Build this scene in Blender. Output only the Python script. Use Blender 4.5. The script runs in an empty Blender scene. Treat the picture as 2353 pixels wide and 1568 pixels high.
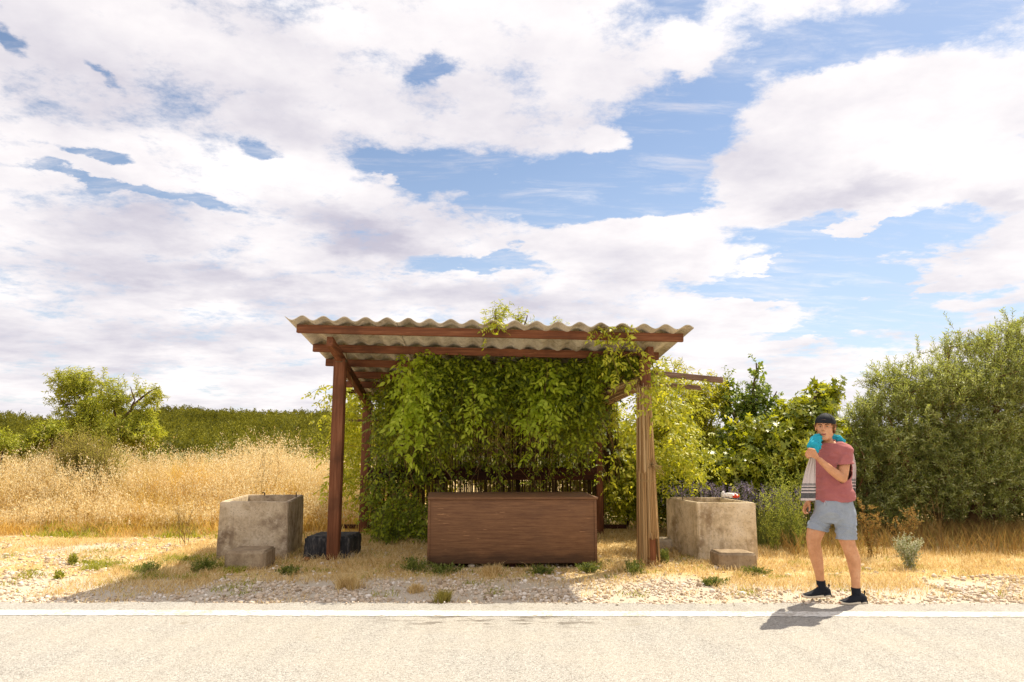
import bpy, bmesh, math, random
import numpy as np
from mathutils import Vector, Matrix, Quaternion
from math import radians, sin, cos, tan, pi, atan2, asin, sqrt
R = np.random.default_rng(11)
random.seed(5)
S = bpy.context.scene
COL = S.collection

# ------------------------------------------------------------------ camera
F, CX, CY, TH, EYE = 1569.0, 1176.5, 784.0, radians(8.4), 1.58
cd = bpy.data.cameras.new("camera"); cam = bpy.data.objects.new("camera", cd); COL.objects.link(cam)
cam.location = (0, 0, EYE); cam.rotation_euler = (radians(90) + TH, 0, 0)
cd.sensor_width = 36; cd.lens = 24; cd.clip_start = .1; cd.clip_end = 6000
S.camera = cam
def ray(px, py):
    u = (px - CX) / F; v = -(py - CY) / F
    return Vector((u, cos(TH) - v * sin(TH), sin(TH) + v * cos(TH)))
def at(px, py, Y):
    d = ray(px, py); t = Y / d.y
    return Vector((d.x * t, Y, EYE + d.z * t))
def gp(px, py, z=0.0):
    d = ray(px, py); t = (z - EYE) / d.z
    return Vector((d.x * t, d.y * t, z))
def X_at(px, Y, z=1.0):
    return (px - CX) / F * (Y * cos(TH) + (z - EYE) * sin(TH))

# ------------------------------------------------------------------ objects
def tag(o, label=None, cat=None, group=None, kind=None):
    if label: o['label'] = label
    if cat: o['category'] = cat
    if group: o['group'] = group
    if kind: o['kind'] = kind
    return o
def empty(name, loc=(0, 0, 0), label=None, cat=None, group=None):
    o = bpy.data.objects.new(name, None); COL.objects.link(o); o.location = loc
    o.empty_display_size = .1
    return tag(o, label, cat, group)
def link(name, me, mat=None, parent=None, smooth=False):
    o = bpy.data.objects.new(name, me); COL.objects.link(o)
    if mat is not None and not len(me.materials): me.materials.append(mat)
    if parent is not None:
        o.parent = parent
        o.matrix_parent_inverse = parent_inv(parent)
    if smooth: me.polygons.foreach_set('use_smooth', np.ones(len(me.polygons), bool))
    return o
def parent_inv(p): return Matrix.Identity(4) if p.parent is not None else Matrix.Translation(p.location).inverted()
class MB:
    def __init__(s): s.V = []; s.F = []; s.n = 0
    def add(s, V, Fs):
        V = np.asarray(V, float).reshape(-1, 3)
        Fs = Fs if isinstance(Fs, list) else [Fs]
        for f in Fs: s.F.append(np.asarray(f, np.int64) + s.n)
        s.V.append(V); s.n += len(V)
    def mesh(s, name):
        me = bpy.data.meshes.new(name)
        if not s.n: return me
        V = np.concatenate(s.V)
        me.vertices.add(len(V)); me.vertices.foreach_set('co', V.astype(np.float32).ravel())
        idx = np.concatenate([f.ravel() for f in s.F])
        cnt = np.concatenate([np.full(len(f), f.shape[1]) for f in s.F])
        me.loops.add(len(idx)); me.loops.foreach_set('vertex_index', idx.astype(np.int32))
        me.polygons.add(len(cnt))
        st = np.concatenate([[0], np.cumsum(cnt)[:-1]])
        me.polygons.foreach_set('loop_start', st.astype(np.int32))
        me.polygons.foreach_set('loop_total', cnt.astype(np.int32))
        me.update(calc_edges=True)
        return me
    def build(s, name, mat, parent=None, smooth=False, bevel=0):
        o = link(name, s.mesh(name), mat, parent, smooth)
        if bevel:
            m = o.modifiers.new('b', 'BEVEL'); m.width = bevel; m.segments = 2; m.limit_method = 'ANGLE'
        return o
BOXF = np.array([[0, 3, 2, 1], [4, 5, 6, 7], [0, 1, 5, 4], [1, 2, 6, 5], [2, 3, 7, 6], [3, 0, 4, 7]])
def hexa(mb, b4, t4): mb.add([*b4, *t4], BOXF)   # bottom 4 ccw, top 4 ccw
def beam(mb, p0, p1, w, h, up=(0, 0, 1)):
    p0 = Vector(p0); p1 = Vector(p1); d = (p1 - p0).normalized(); s = d.cross(Vector(up)).normalized(); u = s.cross(d)
    c = []
    for p in (p0, p1):
        for a, b in ((-1, -1), (1, -1), (1, 1), (-1, 1)): c.append(p + s * a * w / 2 + u * b * h / 2)
    mb.add(c, BOXF)
def unit(v): return v / np.maximum(np.linalg.norm(v, axis=-1, keepdims=True), 1e-9)
def tube(mb, pts, rad, k=6, cap=True):
    pts = np.asarray([list(p) for p in pts], float); n = len(pts)
    rad = np.broadcast_to(np.asarray(rad, float), (n,)) if np.ndim(rad) == 0 or len(rad) == n else np.linspace(rad[0], rad[1], n)
    t = unit(np.gradient(pts, axis=0)); ref = np.array([.13, .21, .97]) if abs(t[0][2]) < .9 else np.array([.97, .2, .1])
    a = unit(np.cross(t, ref)); b = np.cross(t, a)
    ang = np.arange(k) * 2 * pi / k
    V = pts[:, None] + rad[:, None, None] * (np.cos(ang)[None, :, None] * a[:, None] + np.sin(ang)[None, :, None] * b[:, None])
    i = np.arange(n - 1)[:, None] * k; j = np.arange(k)[None]; j2 = (j + 1) % k
    Fq = np.stack([i + j, i + j2, i + k + j2, i + k + j], -1).reshape(-1, 4)
    fs = [Fq]
    if cap: fs += [np.arange(k)[None, ::-1], (np.arange(k) + (n - 1) * k)[None]]
    mb.add(V.reshape(-1, 3), fs)
def sticks(mb, P0, P1, r0, r1):   # many 3-sided sticks
    P0 = np.asarray(P0); P1 = np.asarray(P1); n = len(P0)
    d = unit(P1 - P0); a = unit(np.cross(d, np.array([.31, .52, .79]))); b = np.cross(d, a)
    r0 = np.broadcast_to(r0, (n,)); r1 = np.broadcast_to(r1, (n,))
    vs = []
    for P, r in ((P0, r0), (P1, r1)):
        for k in range(3):
            an = k * 2 * pi / 3; vs.append(P + r[:, None] * (a * cos(an) + b * sin(an)))
    V = np.stack(vs, 1); o = np.arange(n)[:, None] * 6
    fs = [o + np.array([[0, 1, 4, 3]]), o + np.array([[1, 2, 5, 4]]), o + np.array([[2, 0, 3, 5]])]
    mb.add(V.reshape(-1, 3), fs)
def rv(n): return unit(R.normal(size=(n, 3)))
def leaves(mb, P, D, N, L, W, fold=.18, droop=.15):
    P = P.reshape(-1, 3); D = unit(D.reshape(-1, 3)); N = N.reshape(-1, 3); n = len(P)
    L = np.broadcast_to(np.asarray(L, float).reshape(-1, 1) if np.ndim(L) else L, (n, 1)); W = np.broadcast_to(np.asarray(W, float).reshape(-1, 1) if np.ndim(W) else W, (n, 1))
    s = unit(np.cross(D, N)); u = np.cross(s, D)
    V = np.stack([P, P + D * L * .42 + s * W / 2 + u * W * fold, P + D * L - u * L * droop, P + D * L * .42 - s * W / 2 + u * W * fold], 1)
    o = np.arange(n)[:, None] * 4
    mb.add(V.reshape(-1, 3), [o + np.array([[0, 1, 2]]), o + np.array([[0, 2, 3]])])
def cards(mb, shape, P, D, N, size, curl=.25):
    sh = np.asarray(shape, float); k = len(sh); P = P.reshape(-1, 3); D = unit(D.reshape(-1, 3)); N = N.reshape(-1, 3); n = len(P)
    s = unit(np.cross(D, N)); u = np.cross(s, D); size = np.broadcast_to(np.asarray(size, float).reshape(-1, 1, 1), (n, 1, 1))
    z = -curl * sh[:, 0] ** 2 + curl * .8 * np.abs(sh[:, 1])
    V = P[:, None] + size * (sh[None, :, 0:1] * D[:, None] + sh[None, :, 1:2] * s[:, None] + z[None, :, None] * u[:, None])
    c = P + size[:, 0] * (.45 * D - curl * .2 * u)          # centre fan
    V = np.concatenate([V, c[:, None]], 1).reshape(-1, 3)
    o = np.arange(n)[:, None] * (k + 1)
    mb.add(V, [o + np.array([[i, (i + 1) % k, k]]) for i in range(k)])
def noise3(P, f, seed=0):
    r = np.random.default_rng(seed); v = np.zeros(len(P)); 
    for i in range(7):
        k = r.normal(size=3); k = k / np.linalg.norm(k) * f * (1 + .35 * i); v += np.sin(P @ k * 2 * pi + r.uniform(0, 6.28)) / (1 + .3 * i)
    return v / 3.2
def voxel(mb, size, smooth=3, name='tmp', f=.5):
    o = link(name, mb.mesh(name))
    m = o.modifiers.new('r', 'REMESH'); m.mode = 'VOXEL'; m.voxel_size = size
    if smooth: s = o.modifiers.new('s', 'SMOOTH'); s.factor = f; s.iterations = smooth
    dg = bpy.context.evaluated_depsgraph_get(); me = bpy.data.meshes.new_from_object(o.evaluated_get(dg))
    bpy.data.objects.remove(o); return me
def coords(me):
    a = np.empty(len(me.vertices) * 3, np.float32); me.vertices.foreach_get('co', a); return a.reshape(-1, 3).astype(float)
def setco(me, V): me.vertices.foreach_set('co', V.astype(np.float32).ravel()); me.update()
def normals(me):
    a = np.empty(len(me.vertices) * 3, np.float32); me.vertices.foreach_get('normal', a); return a.reshape(-1, 3).astype(float)

# ------------------------------------------------------------------ materials
def srgb(h):
    h = h.lstrip('#'); c = [int(h[i:i + 2], 16) / 255 for i in (0, 2, 4)]
    return tuple(x / 12.92 if x < .04045 else ((x + .055) / 1.055) ** 2.4 for x in c) + (1,)
class NT:
    def __init__(s, name):
        s.m = bpy.data.materials.new(name); s.m.use_nodes = True; s.t = s.m.node_tree; s.t.nodes.clear()
        s.out = s.t.nodes.new('ShaderNodeOutputMaterial')
    def n(s, typ, ins=None, **kw):
        nd = s.t.nodes.new('ShaderNode' + typ)
        for k, v in kw.items(): setattr(nd, k, v)
        for k, v in (ins or {}).items():
            sk = nd.inputs[k]
            if isinstance(v, bpy.types.NodeSocket): s.t.links.new(v, sk)
            else: sk.default_value = v
        return nd
    def coord(s, scale=(1, 1, 1), kind='Object', rot=(0, 0, 0)):
        c = s.n('TexCoord'); return s.n('Mapping', {'Vector': c.outputs[kind], 'Scale': scale, 'Rotation': rot}).outputs[0]
    def noise(s, vec, scale, detail=6, rough=.6, out='Fac', dist=0):
        return s.n('TexNoise', {'Vector': vec, 'Scale': scale, 'Detail': detail, 'Roughness': rough, 'Distortion': dist}).outputs[out]
    def ramp(s, fac, stops):
        r = s.n('ValToRGB', {'Fac': fac}); e = r.color_ramp.elements
        while len(e) < len(stops): e.new(.5)
        for i, (p, c) in enumerate(stops):
            e[i].position = p; e[i].color = c if len(c) == 4 else (*c, 1)
        return r.outputs[0]
    def mix(s, fac, a, b, mode='MIX'):
        m = s.n('Mix', data_type='RGBA', blend_type=mode)
        for i, v in ((0, fac), (6, a), (7, b)):
            if isinstance(v, bpy.types.NodeSocket): s.t.links.new(v, m.inputs[i])
            else: m.inputs[i].default_value = v
        return m.outputs[2]
    def math(s, op, a, b=0.0, clamp=False):
        m = s.n('Math', {0: a, 1: b}, operation=op); m.use_clamp = clamp; return m.outputs[0]
    def mr(s, v, a, b, c=0., d=1., smooth=True):
        return s.n('MapRange', {'Value': v, 'From Min': a, 'From Max': b, 'To Min': c, 'To Max': d}, interpolation_type='SMOOTHSTEP' if smooth else 'LINEAR').outputs[0]
    def bump(s, h, strength=.4, dist=.01, nrm=None):
        ins = {'Height': h, 'Strength': strength, 'Distance': dist}
        if nrm is not None: ins['Normal'] = nrm
        return s.n('Bump', ins).outputs[0]
    def pbsdf(s, col, rough=.8, bump=None, spec=.3, **k):
        ins = {'Base Color': col, 'Roughness': rough, 'Specular IOR Level': spec}
        if bump is not None: ins['Normal'] = bump
        ins.update(k)
        return s.n('BsdfPrincipled', ins).outputs[0]
    def fin(s, sh): s.t.links.new(sh, s.out.inputs[0]); return s.m
def simple(name, c, rough=.7, var=.15, scale=20, bs=.2, bd=.004, spec=.3, metal=0):
    t = NT(name); v = t.coord(); nz = t.noise(v, scale)
    d = tuple(x * (1 - var) for x in c[:3]) + (1,); l = tuple(min(1, x * (1 + var)) for x in c[:3]) + (1,)
    return t.fin(t.pbsdf(t.ramp(nz, [(.3, d), (.7, l)]), rough, t.bump(t.noise(v, scale * 6), bs, bd), spec, Metallic=metal))
def leafmat(name, cols, trans=(.5, .6, .05, 1), tf=.4, rough=.45, spec=.35, big=None):
    t = NT(name); g = t.n('NewGeometry').outputs['Random Per Island']
    n = len(cols); col = t.ramp(g, [(i / (n - 1), c) for i, c in enumerate(cols)])
    if big: col = t.mix(t.mr(t.noise(t.coord(), big[0], 4, .6), .48, .62, 0, big[2]), col, big[1])
    p = t.pbsdf(col, rough, None, spec)
    tc = t.mix(.5, col, trans)
    tr = t.n('BsdfTranslucent', {'Color': tc}).outputs[0]
    return t.fin(t.n('MixShader', {0: tf, 1: p, 2: tr}).outputs[0])
def wood(name, c1, c2, c3, axis='Z', rough=.75, wear=None, grain=1.0):
    sc = {'X': (1.2, 22, 22), 'Y': (22, 1.2, 22), 'Z': (22, 22, 1.2)}[axis]
    sc = tuple(q * grain for q in sc)
    t = NT(name); v = t.coord(sc); g = t.noise(v, 1.6, 8, .65); b = t.noise(t.coord(), 1.7, 4)
    col = t.ramp(g, [(.28, c1), (.5, c2), (.72, c3)])
    col = t.mix(t.mr(b, .45, .75), col, c1)
    if wear:
        w = t.noise(t.coord(tuple(q * .7 for q in sc)), 3.1, 5, .7); col = t.mix(t.mr(w, .66, .72), col, wear)
    return t.fin(t.pbsdf(col, rough, t.bump(g, .5, .006), .25))
def concrete(name, base, dark, light, pit=True):
    t = NT(name); v = t.coord(); a = t.noise(v, 2.1, 8, .7); b = t.noise(v, 14, 6, .7); st = t.noise(t.coord((6, 6, .8)), 1.6, 5, .6)
    col = t.ramp(a, [(.36, dark), (.52, base), (.66, light)])
    col = t.mix(t.mr(st, .52, .72, 0, .6), col, dark); col = t.mix(t.mr(b, .45, .7, 0, .6), col, light); col = t.mix(t.mr(t.noise(v, 40, 5, .75), .52, .66, 0, .55), col, dark)
    pits = t.n('TexVoronoi', {'Vector': v, 'Scale': 38.}).outputs['Distance']
    pm = t.math('MULTIPLY', t.mr(pits, .08, .2, 1, 0), t.mr(t.noise(v, 5), .5, .6))
    col = t.mix(t.math('MULTIPLY', pm, .7), col, tuple(x * .35 for x in dark[:3]) + (1,))
    fine = t.noise(v, 120, 3)
    h = t.math('ADD', t.math('MULTIPLY', b, .6), t.math('ADD', t.math('MULTIPLY', fine, .25), t.math('MULTIPLY', pm, -.8)))
    return t.fin(t.pbsdf(col, .9, t.bump(h, .7, .008), .2))

# ------------------------------------------------------------------ world: sky + clouds, sun
SUNV = Vector((.54, .50, 1)).normalized()
SUN_EL = asin(SUNV.z); SUN_AZ = atan2(SUNV.x, SUNV.y)
W = bpy.data.worlds.new("World"); S.world = W; W.use_nodes = True
w = NT.__new__(NT); w.t = W.node_tree; w.t.nodes.clear(); w.out = w.t.nodes.new('ShaderNodeOutputWorld')
sky = w.n('TexSky', sky_type='NISHITA'); sky.sun_disc = False; sky.sun_elevation = SUN_EL; sky.sun_rotation = SUN_AZ
sky.air_density = 1.0; sky.dust_density = .6; sky.ozone_density = 1.5
tc = w.n('TexCoord').outputs['Generated']
sp = w.n('SeparateXYZ', {0: tc})
el = w.math('ARCSINE', sp.outputs[2]); az = w.math('ARCTAN2', sp.outputs[0], sp.outputs[1])
AE = w.n('CombineXYZ', {0: az, 1: el, 2: 0.0}).outputs[0]
dz = w.math('ADD', w.math('MAXIMUM', sp.outputs[2], 0.0), .16)
PL = w.n('CombineXYZ', {0: w.math('DIVIDE', sp.outputs[0], dz), 1: w.math('DIVIDE', sp.outputs[1], dz), 2: 0.0}).outputs[0]
PL2 = w.n('Mapping', {'Vector': PL, 'Location': (3.1, 1.7, .4), 'Scale': (1, 1.1, 1)}).outputs[0]
nc = w.n('TexNoise', {'Vector': PL2, 'Scale': 1.5, 'Detail': 10., 'Roughness': .62}).outputs['Color']
warp = w.n('VectorMath', {0: nc, 1: (.5, .5, .5)}, operation='SUBTRACT').outputs[0]
warp = w.n('VectorMath', {0: warp, 1: (.34, .2, 0)}, operation='MULTIPLY').outputs[0]
AEw = w.n('VectorMath', {0: AE, 1: warp}, operation='ADD').outputs[0]
def ae(px, py):
    d = ray(px, py).normalized(); return atan2(d.x, d.y), asin(d.z)
def field(blobs, base):
    acc = base
    for (px, py, rx, ry, rot, wt) in blobs:
        a0, e0 = ae(px, py); a1, _ = ae(px + rx, py); a2, _ = ae(px - rx, py); _, e1 = ae(px, py - ry); _, e2 = ae(px, py + ry)
        m = w.n('Mapping', {'Vector': AEw, 'Location': (a0, e0, 0), 'Rotation': (0, 0, -radians(rot)), 'Scale': (abs(a1 - a2) / 2, abs(e1 - e2) / 2, 1)}, vector_type='TEXTURE').outputs[0]
        l = w.n('VectorMath', {0: m}, operation='LENGTH').outputs['Value']
        acc = w.math('ADD', acc, w.mr(l, .15, 1.4, wt * .85, 0))
    return acc
BL = [(1290, 430, 400, 85, 4, -.95), (1560, 300, 260, 110, -8, -.85), (1420, 480, 260, 60, 0, -.6), (950, 380, 110, 40, 20, -.6),
      (2080, 60, 560, 120, -4, -.55), (1480, 90, 110, 80, 0, -.35), (1740, 540, 260, 60, -5, -.75), (1980, 640, 380, 95, 8, -1.0),
      (2250, 540, 200, 60, 0, -.6), (2290, 300, 120, 34, 0, -.5), (1950, 760, 420, 60, 0, -.45), (1830, 450, 150, 60, 0, -.3),
      (150, 318, 90, 22, 10, -.8), (40, 50, 100, 38, 25, -.65), (255, 122, 50, 18, 25, -.45), (250, 445, 260, 16, 13, -.8),
      (650, 335, 50, 34, 0, -.5), (1050, 596, 190, 24, 3, -.8), (1040, 126, 60, 32, 0, -.5), (450, 500, 120, 16, 10, -.4),
      (2020, 330, 330, 150, -5, 1.1), (1800, 450, 210, 80, 0, 1.0), (2200, 430, 230, 90, 0, 1.0), (2250, 590, 190, 60, 8, 1.2), (2330, 235, 90, 60, 0, .5),
      (1960, 210, 130, 50, 0, .4), (1520, 545, 270, 60, 3, .9), (1640, 590, 200, 50, 0, .8), (1640, 790, 110, 50, 0, .7), (1700, 710, 130, 32, 4, .7),
      (1970, 565, 70, 18, -8, .9), (1790, 618, 60, 12, 0, .8), (1800, 793, 90, 22, 0, .7), (2030, 660, 34, 16, 0, .7), (1130, 400, 26, 12, 0, .5),
      (970, 420, 34, 14, 0, .6), (1350, 305, 80, 36, 10, .7), (2330, 690, 180, 36, 0, .5), (1560, 160, 110, 40, 30, .5)]
dens = field(BL, .62)
nb = w.n('TexNoise', {'Vector': PL2, 'Scale': 2.6, 'Detail': 12., 'Roughness': .64, 'Distortion': .25}).outputs['Fac']
dens = w.math('ADD', dens, w.math('MULTIPLY', w.math('SUBTRACT', nb, .5), 1.5))
nf = w.n('TexNoise', {'Vector': PL2, 'Scale': 11., 'Detail': 8., 'Roughness': .7}).outputs['Fac']
dens = w.math('ADD', dens, w.math('MULTIPLY', w.math('SUBTRACT', nf, .5), .8))
alpha = w.mr(dens, .2, .62)
PL3 = w.n('Mapping', {'Vector': PL2, 'Rotation': (0, 0, .5), 'Scale': (1, 3.2, 1)}).outputs[0]
nwi = w.n('TexNoise', {'Vector': PL3, 'Scale': 3.2, 'Detail': 9., 'Roughness': .68, 'Distortion': .4}).outputs['Fac']
alpha = w.math('MAXIMUM', alpha, w.mr(nwi, .46, .78, .04, .6))
SH = field([(430, 210, 330, 80, 10, .45), (700, 250, 260, 80, 20, .4), (300, 540, 230, 60, 0, .5), (830, 530, 200, 45, 8, .5), (480, 660, 300, 50, 0, .3), (900, 690, 500, 50, 0, .35),
            (1950, 470, 200, 50, 4, .55), (2200, 500, 120, 30, 0, .3), (150, 690, 300, 50, 0, .4), (300, 790, 400, 60, 0, .4), (1200, 660, 300, 40, 0, .3), (600, 60, 300, 60, 10, .4), (150, 180, 260, 60, 10, .3), (250, 620, 300, 40, 0, .3)], 0.30)
ns = w.n('TexNoise', {'Vector': PL2, 'Scale': 1.9, 'Detail': 9., 'Roughness': .6}).outputs['Fac']
sh = w.math('ADD', SH, w.math('MULTIPLY', w.math('SUBTRACT', ns, .5), 1.9), True)
ccol = w.mix(sh, (.82, .78, .765, 1), (.43, .41, .48, 1))
thin = w.mix(w.mr(el, 0, .35, .45, 0), (0, 0, 0, 1), (1, 1, 1, 1))
SKYM = w.mix(1.0, sky.outputs[0], (.082, .088, .092, 1), 'MULTIPLY')
SKYM = w.mix(w.mr(el, .0, .5, .5, .04), SKYM, (.54, .60, .70, 1))
final = w.mix(w.math('MULTIPLY', alpha, .97), SKYM, ccol)
bg = w.n('Background', {'Color': final, 'Strength': 1.0}).outputs[0]
w.t.links.new(bg, w.out.inputs[0])
W.cycles.sampling_method = 'MANUAL'; W.cycles.sample_map_resolution = 512
ld = bpy.data.lights.new("sun", 'SUN'); ld.energy = 4.7; ld.angle = radians(.55); ld.color = (1, .9, .72)
sun = bpy.data.objects.new("sun", ld); COL.objects.link(sun); sun.rotation_euler = SUNV.to_track_quat('Z', 'Y').to_euler(); sun.location = (20, 20, 40)
S.view_settings.view_transform = 'Standard'; S.view_settings.look = 'None'; S.view_settings.exposure = 0.5; S.view_settings.gamma = 1
S.render.engine = 'CYCLES'
S.cycles.max_bounces = 6; S.cycles.diffuse_bounces = 2; S.cycles.transmission_bounces = 4; S.cycles.transparent_max_bounces = 4
# ------------------------------------------------------------------ terrain
def terrain(x, y):
    x = np.asarray(x, float); y = np.asarray(y, float)
    z = np.zeros(np.broadcast(x, y).shape)
    ss = lambda v, a, b: np.clip((v - a) / (b - a), 0, 1) ** 2 * (3 - 2 * np.clip((v - a) / (b - a), 0, 1))
    z = z + .28 * ss(y, 12.5, 16) * ss(-x, 2, 5)
    z = z + .02 * (np.sin(x * 2.1 + y * 1.3) * np.sin(y * 2.7 - x * .6)) * ss(y, 8.5, 10)
    z = z - 11 * ss(y, 20, 160)
    return z
xs = np.concatenate([-np.geomspace(1500, 12, 40), np.linspace(-11.7, 11.7, 118), np.geomspace(12, 1500, 40)])
ys = np.concatenate([[-40, -20, -8, 0, 3, 5, 6], np.linspace(6.5, 18, 100), np.geomspace(18.4, 1600, 50)])
GX, GY = np.meshgrid(xs, ys); GZ = terrain(GX, GY) 
m = MB(); nx = len(xs); i = np.arange(len(ys) - 1)[:, None] * nx + np.arange(nx - 1)[None]
m.add(np.stack([GX, GY, GZ], -1), np.stack([i, i + 1, i + nx + 1, i + nx], -1).reshape(-1, 4))
t = NT('ground_soil'); v = t.coord(); c = t.n('TexCoord').outputs['Object']; s3 = t.n('SeparateXYZ', {0: c})
n1 = t.noise(v, .9, 5); n2 = t.noise(v, 9, 7, .7); n3 = t.noise(v, 70, 4, .7)
straw = t.ramp(n2, [(.3, srgb('a88a58')), (.5, srgb('cdb07a')), (.7, srgb('e4cfa4'))])
gravel = t.ramp(n3, [(.3, srgb('a8957f')), (.5, srgb('c9bba6')), (.7, srgb('e4dccd'))])
yy = t.math('ADD', s3.outputs[1], t.math('MULTIPLY', n1, 1.8))
gm = t.mr(yy, 8.7, 9.5, 1, 0)
lf = t.math('MULTIPLY', t.mr(t.math('ADD', s3.outputs[0], t.math('MULTIPLY', n1, 1.5)), -5.6, -4.6, 1, 0), t.mr(yy, 11.6, 12.5, 1, 0))
lf = t.math('MULTIPLY', lf, t.mr(n1, .42, .55))
gm = t.math('MAXIMUM', gm, lf)
col = t.mix(gm, straw, gravel)
t.fin(t.pbsdf(col, .95, t.bump(t.math('ADD', n3, n2), .6, .02), .1))
ground = m.build('ground', t.m, smooth=True); tag(ground, kind='structure')

# road
RA, RB = gp(0, 1389), gp(2353, 1393)
def ry(x): return RA.y + (RB.y - RA.y) * (x - RA.x) / (RB.x - RA.x)
m = MB(); xr = np.concatenate([-np.geomspace(300, 6, 14), np.linspace(-5.9, 5.9, 240), np.geomspace(6, 300, 14)])
e = np.array([ry(x) for x in xr]) + .025 * np.sin(xr * 3.1) + .018 * np.sin(xr * 11.3 + 1) + .01 * np.sin(xr * 29)
V = np.concatenate([np.stack([xr, np.full_like(xr, -1.2), np.full_like(xr, .02)], 1), np.stack([xr, e, np.full_like(xr, .02)], 1), np.stack([xr, e + .03, np.full_like(xr, -.01)], 1)])
n = len(xr); q = np.arange(n - 1); m.add(V, [np.stack([q, q + 1, q + n + 1, q + n], 1), np.stack([q + n, q + n + 1, q + 2 * n + 1, q + 2 * n], 1)])
t = NT('road_asphalt'); v = t.coord(); vo = t.n('TexVoronoi', {'Vector': v, 'Scale': 105.}); agg = vo.outputs['Color']; dist = vo.outputs['Distance']
ag = t.n('SeparateColor', {0: agg}).outputs[0]; big = t.noise(v, 1.1, 5); mid = t.noise(v, 8, 5, .7)
col = t.ramp(ag, [(0, srgb('85817b')), (.25, srgb('a39f99')), (.7, srgb('b2aea8')), (1, srgb('c8c4bc'))])
col = t.mix(t.mr(dist, .5, .9, 0, .4), col, srgb('6f6759'))
col = t.mix(t.mr(big, .35, .65, 0, .25), col, srgb('beb4a4'))
s3 = t.n('SeparateXYZ', {0: v})
tar = t.math('MULTIPLY', t.mr(t.noise(t.coord((1, 3.5, 1)), 3.0, 6, .75), .52, .57), t.mr(t.math('ABSOLUTE', t.math('SUBTRACT', s3.outputs[0], -.1)), .3, 1.6, 1, 0))
tar = t.math('MULTIPLY', tar, t.mr(t.math('ABSOLUTE', t.math('SUBTRACT', s3.outputs[1], 6.35)), .12, .35, 1, 0))
col = t.mix(t.math('MULTIPLY', tar, .8), col, srgb('6a6258'))
spt = t.mr(t.noise(v, 2.3, 3, .5), .70, .73); col = t.mix(t.math('MULTIPLY', spt, .4), col, srgb('8d8371'))
t.fin(t.pbsdf(col, .9, t.bump(t.math('ADD', t.math('MULTIPLY', dist, -1), t.math('MULTIPLY', mid, .6)), .8, .008), .25))
tag(m.build('road', t.m), kind='structure')
m = MB(); L0a, L0b = gp(0, 1402.5, .02), gp(2353, 1407.5, .02); L1a, L1b = gp(0, 1415, .02), gp(2353, 1419, .02)
xr = np.linspace(-9, 9, 500); f0 = lambda x: L0a.y + (L0b.y - L0a.y) * (x - L0a.x) / (L0b.x - L0a.x); f1 = lambda x: L1a.y + (L1b.y - L1a.y) * (x - L1a.x) / (L1b.x - L1a.x)
j = lambda s: .006 * np.sin(xr * 37 + s) + .004 * np.sin(xr * 91 + 2 * s) + R.normal(size=len(xr)) * .0035
V = np.concatenate([np.stack([xr, f1(xr) + j(1), np.full_like(xr, .0236)], 1), np.stack([xr, f0(xr) + j(2), np.full_like(xr, .0236)], 1)])
n = len(xr); q = np.arange(n - 1); m.add(V, np.stack([q, q + 1, q + n + 1, q + n], 1))
for sgn in (-1, 1):
    a, b = 9 * sgn, 300 * sgn
    pts = [(a, float(f1(a)), .0236), (b, float(f1(b)), .0236), (b, float(f0(b)), .0236), (a, float(f0(a)), .0236)]
    m.add(pts, np.array([[0, 1, 2, 3]] if sgn > 0 else [[3, 2, 1, 0]]))
t = NT('road_paint'); v = t.coord(); vo = t.n('TexVoronoi', {'Vector': v, 'Scale': 75.}); 
wn = t.math('ADD', t.math('MULTIPLY', t.noise(v, 30, 6, .75), .7), t.math('MULTIPLY', t.noise(v, 2.2, 3, .6), .3))
col = t.mix(t.mr(wn, .47, .59, 0, .85), srgb('ddd9d0'), srgb('a69d90'))
t.fin(t.pbsdf(col, .8, t.bump(vo.outputs['Distance'], .5, .006), .3))
tag(m.build('road_line', t.m), kind='structure')

# hills
SK = [(-700, 958), (-300, 940), (0, 952), (60, 956), (110, 966), (170, 972), (260, 972), (330, 964), (390, 946), (430, 940), (500, 943), (600, 946), (700, 950), (755, 955), (1000, 970), (1300, 985), (1700, 985), (2353, 980), (3000, 975)]
YR = 450.
sx = np.array([at(p, 900, YR).x for p, _ in SK]); sz = np.array([at(p, q_, YR).z for p, q_ in SK])
def hill(x, y):
    top = np.interp(x, sx, sz) + 1.2 * np.sin(x * .045) + .7 * np.sin(x * .11 + 2)
    k = np.clip((y - 160) / (YR - 160), 0, 1); k2 = np.clip((y - YR) / 300, 0, 1)
    return -10.5 + (top + 10.5 - 3.0) * (k ** 1.1) - 14 * k2 ** 1.5 + 1.5 * np.sin(x * .03 + y * .02) * k * (1 - k) * 2
hx = np.linspace(-560, 700, 150); hy = np.concatenate([np.linspace(150, 470, 50), np.linspace(480, 760, 12)])
HX, HY = np.meshgrid(hx, hy); m = MB(); nx = len(hx); i = np.arange(len(hy) - 1)[:, None] * nx + np.arange(nx - 1)[None]
m.add(np.stack([HX, HY, hill(HX, HY) + 0], -1), np.stack([i, i + 1, i + nx + 1, i + nx], -1).reshape(-1, 4))
tag(m.build('hills', simple('hill_scrub', srgb('5b5a2c'), .95, .3, .05, 0, 0), smooth=True), kind='structure')
FOREST = leafmat('pine_forest', [srgb('4a501c'), srgb('686a24'), srgb('86842c'), srgb('9e9838')], srgb('b4a828'), .25, .7, .1, big=(.035, srgb('3c4218'), .7))
n = 7500; X = R.uniform(-430, -60, n); Y = 190 + 290 * R.uniform(0, 1, n) ** .75
X2 = R.uniform(-60, 420, 2500); Y2 = R.uniform(330, 470, 2500); X = np.concatenate([X, X2]); Y = np.concatenate([Y, Y2]); n = len(X)
hh = R.uniform(2.6, 6.0, n) * (1 + .35 * noise3(np.stack([X, Y, 0 * X], 1), .03, 4)); rr = hh * R.uniform(.3, .45, n); k = 42
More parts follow.
